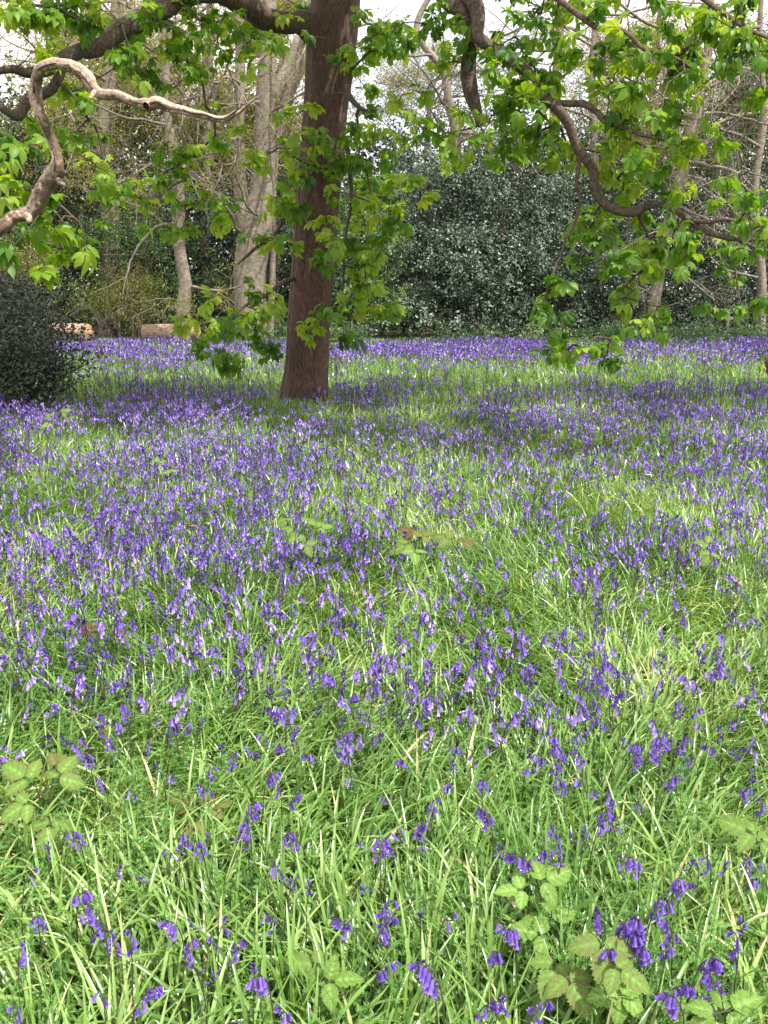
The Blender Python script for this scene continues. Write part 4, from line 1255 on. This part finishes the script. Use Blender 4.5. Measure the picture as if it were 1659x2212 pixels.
OWN_LABEL = {
    (5, 295, 170): 'full violet bluebell head touching the red-edged bramble near the left edge',
    (5, 385, 145): 'bluebell with side-hanging bells just right of the red-edged bramble',
    (5, 340, 480): 'lone bluebell below and right of the red-edged bramble at the left',
    (5, 345, 715): 'bluebell just above the largest head at lower left',
    (5, 430, 820): 'largest bluebell head at lower left, its bells spread wide',
    (5, 390, 920): 'drooping bluebell directly below the largest lower left head',
    (5, 165, 835): 'bluebell left of the largest lower left head, bells hanging apart',
    (5, 600, 1170): 'big deep violet bluebell head left of centre, just above the bottom edge',
    (5, 1020, 1270): 'bluebell head cut by the bottom edge, right of the big deep violet one',
    (5, 80, 1270): 'pale bluebell in the bottom left corner',
    (5, 70, 1010): 'slim bluebell at the left edge above the bottom left corner',
    (5, 440, 1200): 'small bluebell just left of the big deep violet head by the bottom edge',
    (5, 1150, 1080): 'bluebell above the bottom edge with bells on both sides, left of centre',
    (5, 770, 870): 'bluebell leaning right above the small green bramble shoot',
    (6, 240, 1100): 'long dangling bluebell head at bottom centre',
    (6, 260, 830): 'compact upright bluebell above the long dangling head at bottom centre',
    (6, 510, 840): 'upper of three bluebells left of the large pale green bramble',
    (6, 565, 880): 'middle of three bluebells left of the large pale green bramble',
    (6, 495, 970): 'lowest of three bluebells left of the large pale green bramble',
    (6, 430, 1200): 'slim bluebell near the bottom edge below the three by the pale bramble',
    (6, 495, 1215): 'short bluebell near the bottom edge, between a slim one and a full head',
    (6, 630, 1245): 'full bluebell head at the bottom edge left of the bright three-leaved bramble',
    (6, 950, 850): 'leftmost head of the densest bluebell clump at lower right',
    (6, 1110, 840): 'topmost right head of the densest bluebell clump at lower right',
    (6, 1090, 990): 'lowest head of the densest bluebell clump at lower right',
    (6, 1220, 970): 'bluebell standing just right of the densest clump',
    (6, 1285, 1190): 'long violet bluebell right of the bright three-leaved bramble sprig',
    (6, 1395, 1220): 'short bluebell near the bottom right corner beside pale bramble leaves',
    (6, 1440, 1110): 'open bluebell above the pale bramble leaves in the bottom right corner',
    (6, 1565, 680): 'full bluebell near the right edge, under a smaller head',
    (6, 1415, 620): 'bluebell above and right of the densest clump, with a few bells',
    (6, 1255, 700): 'wide bluebell head just above the densest clump at lower right',
    (6, 625, 575): 'bluebell with separate hanging bells above the small folded bramble shoot',
    (6, 455, 410): 'spreading bluebell head right of centre in the lower grass',
    (6, 1095, 335): 'lone bluebell with one long bell left of the tan dead leaves',
}
OWN = {}
for (cn, x, y), lb_ in OWN_LABEL.items():
    OWN[(round((0 if cn == 5 else 829.5) + x / 2.0, 1), round(1555.3 + y / 2.0, 1))] = lb_
for i, (x, y, s) in enumerate(heads):
    s2 = min(s, 2)
    k = hr.choice([15, 16, 17, 18, 19, 20, 21]) if s == 0 else hr.choice([12, 13, 14, 0, 3]) if s == 1 else hr.choice(range(0, 12))
    me, bells, H, style, pts = PROTO[k]
    sc = {0: 0.9, 1: 0.95, 2: 1.0, 3: 1.12}[s] * hr.uniform(0.9, 1.1)
    topz = H * sc * 0.9
    g = G(x, y, topz)
    rz = hr.uniform(0, 6.283)
    hx = float(pts[-3][0]) * sc
    bx, by = g[0] - math.cos(rz) * hx, g[1] - math.sin(rz) * hx
    make_bluebell(k, (bx, by, 0), rz, sc, OWN.get((round(x, 1), round(y, 1))) or KIND_LABEL[s2] + ' ' + zone(x, y), hr.choice([-1, 0, 0, 1]))

# ------------------------------------------------------------------ the field of bluebells, as a mass
def bell_lod(sides, L, rr):
    th = np.arange(sides) / sides * 2 * math.pi
    V = [np.stack([np.cos(th) * rr * k, np.sin(th) * rr * k, np.full(sides, z * L)], 1) for z, k in ((0, .5), (-.6, 1), (-1, 1.7))]
    a = (np.arange(2)[:, None] * sides + np.arange(sides)[None]).ravel()
    b_ = (np.arange(2)[:, None] * sides + (np.arange(sides)[None] + 1) % sides).ravel()
    return np.vstack(V), np.stack([a, b_, b_ + sides, a + sides], 1)


def lod_plant(r, nb, sides, H, L, rr, style, stem_r):
    V, Q, A = [], [], []
    off = 0
    pts, rad, bells = raceme(r, H, nb, style)
    sel = pts[[0, 6, 9, 12]]
    th = np.arange(3) / 3 * 2 * math.pi
    vs = np.vstack([p + np.stack([np.cos(th) * stem_r, np.sin(th) * stem_r, np.zeros(3)], 1) for p in sel])
    a = (np.arange(3)[:, None] * 3 + np.arange(3)[None]).ravel()
    b_ = (np.arange(3)[:, None] * 3 + (np.arange(3)[None] + 1) % 3).ravel()
    stemv, stemq = vs, np.stack([a, b_, b_ + 3, a + 3], 1)
    bv, bq = bell_lod(sides, L, rr)
    for a_, p, az, tilt, bud in bells:
        Mx = np.array(hang(az, tilt).to_3x3())
        s = 0.72 if bud else 1.0
        V.append(bv @ Mx.T * s + p)
        Q.append(bq + off)
        A.append(np.full(len(bv), (0.15 if bud else r.uniform(0.35, 0.8))) + np.repeat([0, .05, .14 if not bud else 0.02], sides))
        off += len(bv)
    return stemv, stemq, np.vstack(V), np.vstack(Q), np.concatenate(A)


def scatter_a(mb, tv, tq, ta, Mx, T, sc, tone, mat):
    N, k = len(T), len(tv)
    if N == 0: return
    V = np.einsum('nij,kj->nki', Mx, tv) * sc[:, None, None] + T[:, None, :]
    q = (tq[None] + (np.arange(N) * k)[:, None, None]).reshape(-1, 4)
    A = np.clip(ta[None] + tone[:, None], 0, 1)
    mb.add(V.reshape(-1, 3), q, None, A.ravel(), mat)


def rotz(az, tx=None, ty=None):
    N = len(az)
    c, s = np.cos(az), np.sin(az)
    Mx = np.zeros((N, 3, 3))
    Mx[:, 0, 0], Mx[:, 0, 1], Mx[:, 1, 0], Mx[:, 1, 1], Mx[:, 2, 2] = c, -s, s, c, 1
    if tx is not None:
        Mx[:, 0, 2] = tx
        Mx[:, 1, 2] = ty
    return Mx


def field_pts(y0, y1, n, dens, r_, slack=1.06):
    """random ground points in the camera's wedge from y0 to y1 metres, kept by dens(x, y) in 0..1"""
    out = []
    tot = 0
    while tot < n:
        yy = np.sqrt(r_.random(n) * (y1 ** 2 - y0 ** 2) + y0 ** 2)
        xx = (r_.random(n) * 2 - 1) * (yy * 0.43 * slack + 0.5)
        keep = r_.random(n) < dens(xx, yy)
        out.append(np.stack([xx, yy], 1)[keep])
        tot += keep.sum()
    return np.vstack(out)[:n]


def dens_flower(x, y):
    a = np.interp(y, [2.4, 3.0, 3.7, 4.5, 5.4, 6.5, 8, 10, 11.5, 13, 14.2, 17, 18.5, 20, 22, 23.5, 27], [0.15, 0.35, 0.5, 0.7, 0.8, 0.95, 1.0, 0.9, 0.6, 0.5, 0.22, 0.16, 0.5, 0.9, 1.0, 0.9, 0.9])
    nz_ = vnoise(x, y, 0.9, 21) * 0.6 + vnoise(x, y, 0.35, 22) * 0.4
    lat = np.where((y < 9) & (y > 4), 1.0 + 0.2 * np.sign(-x) * np.minimum(1, np.abs(x)), 1.0)
    a = a * (y < 23.2 + 3.4 * vnoise(x, 0 * y, 1.8, 77))
    return np.clip(a * lat * np.clip((nz_ - 0.22) * 2.4, 0.12, 1.2), 0, 1)


mb = MB()
pr = random.Random(21)
r_ = np.random.default_rng(400)
for (y0, y1, n, sides, nb, L, rr, sr, kinds) in ((2.5, 5.0, 1700, 5, 8, 0.019, 0.0036, 0.0016, 16), (5.0, 7.5, 2700, 4, 8, 0.019, 0.0035, 0.0017, 12), (7.5, 11, 4300, 4, 7, 0.020, 0.0041, 0.002, 8), (11, 17, 3700, 3, 6, 0.023, 0.0052, 0.003, 8), (17, 26.5, 8200, 3, 4, 0.034, 0.010, 0.004, 6)):
    pts = field_pts(y0, y1, n, dens_flower, r_)
    prot = [lod_plant(pr, pr.randint(max(3, nb - 3), nb + 1), sides, pr.uniform(0.25, 0.35), L, rr, 'bud' if j % 5 in (2, 4) else 'open', sr) for j in range(kinds)]
    kk = r_.integers(0, kinds, n)
    T = np.stack([pts[:, 0], pts[:, 1], ground_z(pts[:, 0], pts[:, 1]) * 0 + 0.0], 1)
    Mx = rotz(r_.random(n) * 6.283, r_.normal(0, .12, n), r_.normal(0, .12, n))
    sc = r_.uniform(0.75, 1.15, n)
    tone = r_.normal(0.05, 0.13, n)
    for j, (sv, sq, bv, bq, ba) in enumerate(prot):
        s = kk == j
        scatter_a(mb, sv, sq, np.repeat([.5, .25, .05, .0], 3), Mx[s], T[s], sc[s], tone[s], 1)
        scatter_a(mb, bv, bq, ba, Mx[s], T[s], sc[s], tone[s], 0)
f = mb.build('bluebell_carpet', [M['bell'], M['bell_stem']])
tag(f, 'violet carpet of countless bluebells stretching across the clearing to the hollies', 'bluebells', None, 'stuff')

# ------------------------------------------------------------------ leaves and grass on the ground


def blades(mb, base, az, L, wid, lean, curl, seg, tone, fold=False, twist=0.3, r_=None):
    """arching blades; lean = start angle from vertical, curl = added angle by the tip"""
    N = len(base)
    P_ = np.zeros((N, seg + 1, 3))
    P_[:, 0] = base
    h = np.stack([np.cos(az), np.sin(az), np.zeros(N)], 1)
    ang = lean.copy()
    for i in range(seg):
        d = h * np.sin(ang)[:, None] + np.array([0, 0, 1.0]) * np.cos(ang)[:, None]
        P_[:, i + 1] = P_[:, i] + d * (L / seg)[:, None]
        ang = ang + curl / seg
        ang = np.minimum(ang, 2.2)
    P_[:, :, 2] = np.maximum(P_[:, :, 2], 0.006)
    s = np.linspace(0, 1, seg + 1)
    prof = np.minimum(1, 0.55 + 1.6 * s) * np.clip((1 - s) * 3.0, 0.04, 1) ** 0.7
    tw = r_.normal(0, twist, N) if r_ is not None else np.zeros(N)
    side = np.stack([-np.sin(az), np.cos(az), np.zeros(N)], 1)
    upv = np.array([0, 0, 1.0])
    sd_ = side * np.cos(tw)[:, None] + upv * np.sin(tw)[:, None]
    off = sd_[:, None, :] * (wid[:, None] * 0.5 * prof[None])[:, :, None]
    if fold:
        lift = (wid * 0.22)[:, None, None] * np.array([0, 0, 1.0]) * prof[None, :, None]
        V = np.stack([P_ - off + lift, P_, P_ + off + lift], 2)
        m_ = 3
    else:
        V = np.stack([P_ - off, P_ + off], 2)
        m_ = 2
    k = (seg + 1) * m_
    q = []
    for i in range(seg):
        for j in range(m_ - 1):
            a = i * m_ + j
            q.append((a, a + 1, a + 1 + m_, a + m_))
    q = np.array(q)
    Q = (q[None] + (np.arange(N) * k)[:, None, None]).reshape(-1, 4)
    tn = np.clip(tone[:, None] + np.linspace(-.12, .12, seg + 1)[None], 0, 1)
    mb.add(V.reshape(-1, 3), Q, None, np.repeat(tn, m_, 1).ravel())


r_ = np.random.default_rng(500)
one = lambda x, y: np.ones_like(x)


def flow(x, y):
    return (vnoise(x, y, 0.8, 31) * 2 - 1) * 3.4 + 1.0


# bluebell leaves: rosettes of straps
mb = MB()
for (y0, y1, nros, per, wd, seg, fold, Lm) in ((1.25, 3.6, 3800, 8, 0.0086, 8, True, 0.26), (3.6, 7.0, 11500, 6, 0.0085, 5, True, 0.235), (7, 13, 15000, 4, 0.012, 3, False, 0.22), (13, 24.5, 15000, 3, 0.02, 2, False, 0.2), (24.5, 30, 12000, 3, 0.02, 2, False, 0.10)):
    ros = field_pts(y0, y1, nros, one, r_)
    x = np.repeat(ros[:, 0], per) + r_.normal(0, 0.012, nros * per)
    y = np.repeat(ros[:, 1], per) + r_.normal(0, 0.012, nros * per)
    N = len(x)
    az = r_.random(N) * 6.283
    f = flow(x, y)
    use = r_.random(N) < 0.55
    az = np.where(use, f + r_.normal(0, 0.6, N), az)
    L = Lm * r_.uniform(0.55, 1.25, N)
    lean = np.abs(r_.normal(0.55, 0.33, N))
    curl = r_.gamma(3.0, 0.5, N)
    tone = np.clip(0.46 + 0.50 * (vnoise(x, y, 0.6, 41) - 0.5) + np.repeat(r_.normal(0, .1, nros), per) + r_.normal(0, .12, N), 0.02, 0.92)
    tone = np.where(r_.random(N) < 0.012, 1.0, tone)
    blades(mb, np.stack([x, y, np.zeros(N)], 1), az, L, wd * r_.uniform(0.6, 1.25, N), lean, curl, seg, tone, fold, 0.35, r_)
f = mb.build('bluebell_leaves', M['strap'], smooth=True)
tag(f, 'glossy yellow-green strap leaves arching over the whole woodland floor', 'leaves', None, 'stuff')

# fine grass
mb = MB()
dg = lambda x, y: np.clip(0.25 + 1.1 * (vnoise(x, y, 0.7, 51) - 0.35), 0.08, 1)
for (y0, y1, n, wd, seg, Lm) in ((1.25, 3.6, 6500, 0.0026, 6, 0.2), (3.6, 7, 14000, 0.004, 4, 0.2), (7, 13, 20000, 0.008, 2, 0.21), (13, 24, 30000, 0.014, 2, 0.24), (24, 30, 12000, 0.014, 2, 0.1)):
    p = field_pts(y0, y1, n, dg, r_)
    x, y = p[:, 0], p[:, 1]
    az = np.where(r_.random(n) < 0.6, flow(x, y) + r_.normal(0, 0.7, n), r_.random(n) * 6.283)
    tone = np.clip(0.5 + 0.5 * (vnoise(x, y, 0.5, 61) - 0.5) + r_.normal(0, .15, n), 0, 1)
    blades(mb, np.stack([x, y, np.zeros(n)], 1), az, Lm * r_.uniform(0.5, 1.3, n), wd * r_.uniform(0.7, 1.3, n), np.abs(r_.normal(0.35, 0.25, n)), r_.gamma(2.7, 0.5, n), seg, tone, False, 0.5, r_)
f = mb.build('grass', M['grass'])
tag(f, 'fine green grass growing between the bluebell leaves', 'grass', None, 'stuff')

# cleavers: whorled stems in patches
tv, tq = [], []
off = 0
cr_r = random.Random(9)
for wv in range(6):
    z = 0.05 + wv * 0.034
    for j in range(7):
        a = j / 7 * 6.283 + wv * 0.4 + cr_r.uniform(-.2, .2)
        L = 0.021 * (1.0 - 0.08 * wv) * cr_r.uniform(.8, 1.15)
        v, q = leaflet(3, 0.4, 0.15, 0.22, 0.7)
        v = v * L
        ca, sa = math.cos(a), math.sin(a)
        el = 0.35 + 0.08 * wv
        v2 = np.stack([v[:, 0] * ca + v[:, 1] * math.cos(el) * sa, -v[:, 0] * sa + v[:, 1] * math.cos(el) * ca, v[:, 2] + v[:, 1] * math.sin(el) + z], 1)
        tv.append(v2)
        tq.append(q + off)
        off += len(v)
for j in range(2):     # crossed ribbon stem
    wv = 0.0009
    v = np.array([(-wv, 0, 0), (wv, 0, 0), (wv, 0, .225), (-wv, 0, .225)]) if j == 0 else np.array([(0, -wv, 0), (0, wv, 0), (0, wv, .225), (0, -wv, .225)])
    tv.append(v)
    tq.append(np.array([(0, 1, 2, 3)]) + off)
    off += 4
CLV = (np.vstack(tv), np.vstack(tq))
mb = MB()
patches = parse('250,1740,150 120,1600,110 60,1800,110 330,1690,120 520,1660,90 880,1700,80 1120,1750,110 1180,1640,80 1250,1880,90 1000,1930,90 1300,1960,120 330,1830,110 700,1500,70 1420,1700,80 1560,1800,110 560,1850,80 60,2120,90 1480,2150,110 880,2120,110 1380,2060,90 780,1640,90 1600,1960,90 420,1500,90 150,1450,90 1100,1500,90')
allp = []
for x, y, rp in patches:
    g = G(x, y, 0.18)
    g2 = G(x + rp, y, 0.18)
    rad = abs(g2[0] - g[0])
    n = int(430 * rad ** 2 * 3.1) + 12
    allp.append(np.stack([g[0] + r_.normal(0, rad * 0.6, n), g[1] + r_.normal(0, rad * 1.0, n)], 1))
allp.append(field_pts(1.3, 6, 500, one, r_))
allp = np.vstack(allp)
N = len(allp)
Mx = rotz(r_.random(N) * 6.283, r_.normal(0, .35, N), r_.normal(0, .35, N))
scatter(mb, CLV[0], CLV[1], None, Mx, np.stack([allp[:, 0], allp[:, 1], np.zeros(N)], 1), r_.uniform(0.75, 1.2, N), np.clip(r_.normal(.5, .2, N), 0, 1))
print('cleavers', N)
f = mb.build('cleavers', M['cleavers'])
tag(f, 'soft whorled cleavers scrambling in patches through the near grass', 'weeds', None, 'stuff')

# ------------------------------------------------------------------ brambles


def bramble_leaf_mesh(seed, tone):
    """one serrated, pleated leaflet along +Y, length 1"""
    r = random.Random(seed)
    n = 23
    V, A, Q = [], [], []
    cols = 7
    for i in range(n):
        s = i / (n - 1)
        wv = 0.33 * max(0.0, math.sin(math.pi * min(1, s ** 0.7))) ** 0.85 if 0 < s < 1 else 0.004
        if s > 0.72: wv *= 1 - (s - 0.72) * 1.15
        wv = max(wv, 0.004)
        ser = 1 + (0.15 if i % 2 == 0 else -0.07)
        for j in range(cols):
            u = (j - 3) / 3
            x = wv * u * (ser if abs(u) > 0.9 else 1)
            y = s - 0.10 * abs(u) * (0.5 if s > .5 else 1) + abs(u) * 0.10
            pleat = 0.028 * math.sin((s * 9 - abs(u) * 2.2) * math.pi) * min(1, abs(u) * 2)
            z = -0.22 * s * s + 0.16 * abs(u) * wv + pleat - 0.10 * wv * u * u
            V.append((x, y, z))
            A.append(min(1, max(0, tone * 0.78 + (0.22 if j == 3 else 0) - 0.24 * (math.sin((s * 9 - abs(u) * 2.2) * math.pi) > 0.3) - (0.2 if abs(u) > 0.9 and seed // 7 == 5 else 0))))
    for i in range(n - 1):
        for j in range(cols - 1):
            a = i * cols + j
            Q.append((a, a + 1, a + 1 + cols, a + cols))
    mb = MB()
    mb.add(V, Q, None, np.array(A))
    return mb.mesh('leaf', M['bramble'], True)


def bramble(label, x, y, h, spec, seed):
    """spec: [(x, y, leaf length m, yaw deg on the picture, number of leaflets, tone)] leaf junctions in the photo"""
    r = random.Random(seed)
    hx = sum(s[0] for s in spec) / len(spec)
    base = G(x, y, 0)
    Yb = base[1]
    root = empty('bramble_plant', (base[0], base[1], 0))
    tag(root, label, 'bramble', 'brambles among the bluebells')
    ms = MB()
    mats = {}
    for k, (lx, ly, L, yaw, nl, tone) in enumerate(spec):
        hh = h * r.uniform(0.8, 1.1)
        j = G(lx, ly, hh)
        a = np.array([base[0], base[1], 0.0])
        mid = (a + j) / 2 + np.array([r.uniform(-.02, .02), r.uniform(-.02, .02), h * 0.25])
        pp, rr = resample([a, mid, j], [0.0024, 0.002, 0.0014], 0.03)
        tube(ms, pp, rr, 6, rnd=0.35)
        for q in range(nl):
            ang = R(yaw) + (q - (nl - 1) / 2) * R(75 if nl == 3 else 58) + r.uniform(-.12, .12)
            key = round(tone, 1), q % 2
            if key not in mats: mats[key] = bramble_leaf_mesh(seed * 7 + q, tone)
            o = bpy.data.objects.new('leaf', mats[key])
            mid_q = (q == (nl - 1) / 2)
            ll = 0.84 * L * (1.12 if mid_q else 0.9) * r.uniform(0.92, 1.06)
            # facing the viewer a little: the leaf lies on a plane tilted towards the camera
            tilt = R(r.uniform(8, 50))
            m4 = Matrix.Translation(Vector(j) - root.location) @ Matrix.Rotation(tilt, 4, 'X') @ Matrix.Rotation(ang, 4, 'Z') @ Matrix.Rotation(R(r.uniform(-14, 10)), 4, 'X') @ Matrix.Translation((0, ll * 0.07 if not mid_q else ll * 0.2, 0)) @ Matrix.Scale(ll, 4)
            COL.objects.link(o)
            o.parent = root
            o.matrix_local = m4
            dr_ = (m4 @ Vector((0, 0, 0))) + root.location
            tube(ms, [j, np.array(dr_)], [0.0013, 0.001], 4, rnd=0.35, cap=False)
    ms.build('stem', M['bell_stem'], root, True)
    return root


bramble('large pale green bramble with broad serrated leaves left of the densest bluebell clump', 1200, 2150, 0.20, [(1190, 1985, 0.088, 10, 3, .7), (1200, 2080, 0.08, 150, 3, .6), (1175, 2020, 0.075, 80, 3, .72), (1225, 2110, 0.075, 200, 3, .5)], 1)
bramble('olive bramble with narrow drooping leaves just below the densest bluebell clump', 1330, 2170, 0.26, [(1300, 2035, 0.085, 180, 3, .5), (1330, 2090, 0.07, 230, 3, .55)], 2)
bramble('bright yellow-green bramble sprig with three neat leaves near the bottom edge', 1345, 2240, 0.22, [(1340, 2148, 0.085, 20, 3, .85), (1345, 2145, 0.075, 190, 2, .85)], 3)
bramble('pale bramble leaves in the bottom right corner', 1590, 2300, 0.2, [(1570, 2185, 0.085, -70, 3, .75), (1545, 2190, 0.075, 90, 2, .7)], 4)
bramble('bramble with red-edged veined leaves near the left edge among cleavers', 95, 1850, 0.26, [(62, 1685, 0.088, 60, 3, .62), (125, 1680, 0.09, -20, 3, .55), (60, 1735, 0.07, 120, 3, .68), (110, 1775, 0.085, 180, 3, .6), (120, 1655, 0.07, 10, 2, .38)], 5)
bramble('small folded bramble shoot just above the largest pale bramble', 1140, 1960, 0.24, [(1170, 1905, 0.08, -70, 3, .7), (1128, 1922, 0.06, 90, 3, .85)], 6)
bramble('pale bramble clump of many leaves left of centre in the middle of the field', 650, 1215, 0.3, [(620, 1125, 0.075, 60, 3, .6), (665, 1125, 0.075, -30, 3, .65), (690, 1140, 0.075, -70, 3, .6), (645, 1155, 0.075, 150, 3, .55), (660, 1175, 0.07, 200, 3, .5), (630, 1140, .07, 90, 3, .62)], 7)
bramble('bramble with dusky red young leaves among bluebells near the centre', 905, 1215, 0.3, [(890, 1150, 0.09, 60, 3, .08), (910, 1160, 0.10, -40, 3, .4), (880, 1175, 0.1, 120, 3, .5), (895, 1190, .08, 180, 3, .7)], 8)
bramble('low olive and reddish bramble right of the dusky red one', 985, 1215, 0.28, [(970, 1165, 0.10, 60, 3, .45), (1000, 1170, 0.08, -60, 3, .15)], 9)
bramble('solitary pale green bramble in the middle of the field near the right edge', 1545, 1235, 0.3, [(1530, 1175, 0.075, 60, 3, .6), (1565, 1165, 0.075, -50, 3, .55), (1535, 1195, 0.07, 150, 3, .6)], 10)
bramble('brownish bramble shoots low in the grass towards the left edge', 215, 1420, 0.2, [(205, 1365, 0.085, 60, 3, .1), (250, 1375, 0.08, -60, 3, .25)], 11)
bramble('small green bramble shoot left of centre above the bottom edge', 700, 2190, 0.16, [(690, 2085, 0.075, 80, 3, .6), (710, 2120, 0.07, -90, 3, .65)], 12)
bramble('dull dark bramble leaf half buried in strap leaves at lower left', 340, 1970, 0.12, [(330, 1895, 0.085, -100, 2, .42), (350, 1900, .06, 40, 2, .4)], 13)
bramble('brownish bramble shoot beside bluebells left of the lower centre', 450, 1800, 0.18, [(405, 1740, 0.065, 60, 3, .2), (450, 1745, .07, -50, 3, .4), (425, 1775, .06, 180, 2, .3)], 14)
bramble('pale bramble beside a fallen brown leaf at the lower right edge', 1640, 1880, 0.2, [(1625, 1800, 0.08, 60, 3, .6), (1640, 1820, .08, -60, 3, .65)], 15)
bramble('faint green bramble at the front of the shaded bluebells, right of the trunk', 1120, 905, 0.34, [(1115, 885, 0.085, 60, 3, .5), (1130, 880, 0.08, -60, 3, .5), (1110, 900, .085, 150, 3, .7)], 16)
bramble('leafy green bramble in front of the dark evergreen bush on the left', 125, 940, 0.34, [(110, 900, 0.085, 60, 3, .5), (135, 890, 0.085, -60, 3, .55), (150, 905, .085, 10, 3, .5), (105, 915, .08, 150, 3, .7)], 17)
bramble('sprawling bramble in the dense bluebells below the dark evergreen bush', 340, 1080, 0.33, [(90, 960, 0.085, 60, 3, .7), (340, 1000, 0.08, -60, 3, .7), (370, 1020, .08, 30, 3, .65)][1:], 18)

# ------------------------------------------------------------------ fallen leaves


def dead_leaf(label, x, y, h, L, rz, seed, tone):
    r = random.Random(seed)
    v, q = leaflet(7, 0.5 + r.random() * .4, 0.3, 0.5, 0.55)
    v = v * L
    v[:, 2] += np.sin(v[:, 0] * 60 + seed) * 0.004
    g = G(x, y, h)
    mb = MB()
    c, s = math.cos(rz), math.sin(rz)
    v = np.stack([v[:, 0] * c - v[:, 1] * s, v[:, 0] * s + v[:, 1] * c, v[:, 2] + v[:, 1] * 0.25], 1)
    mb.add(v, q, None, tone)
    o = mb.build('fallen_leaf', M['brown_leaf'], None, True)
    o.location = (g[0], g[1], g[2])
    tag(o, label, 'dead leaf', 'fallen leaves in the grass')


dead_leaf('curled tan dead leaf lying in sunny grass at the lower right', 1440, 1778, 0.085, 0.11, -1.2, 1, .9)
dead_leaf('second tan dead leaf, right of the curled one at the lower right', 1495, 1775, 0.08, 0.08, -1.8, 2, .55)
dead_leaf('small pinkish brown dead leaf below the two tan ones at the lower right', 1512, 1822, 0.15, 0.05, 0.2, 3, .6)
dead_leaf('orange-brown dead leaf in the bluebells at left, midway down', 432, 1142, 0.25, 0.10, 1.4, 4, .2)
dead_leaf('pinkish dead leaf in the grass near the right edge, midway down', 1605, 1265, 0.2, 0.08, 0.5, 5, .55)
dead_leaf('brown dead leaf behind bluebells at the bottom centre', 970, 2005, 0.1, 0.07, 0.9, 6, .4)

tot = sum(len(o.data.polygons) for o in S.objects if o.type == 'MESH')
print('faces', tot, 'objects', len(S.objects))
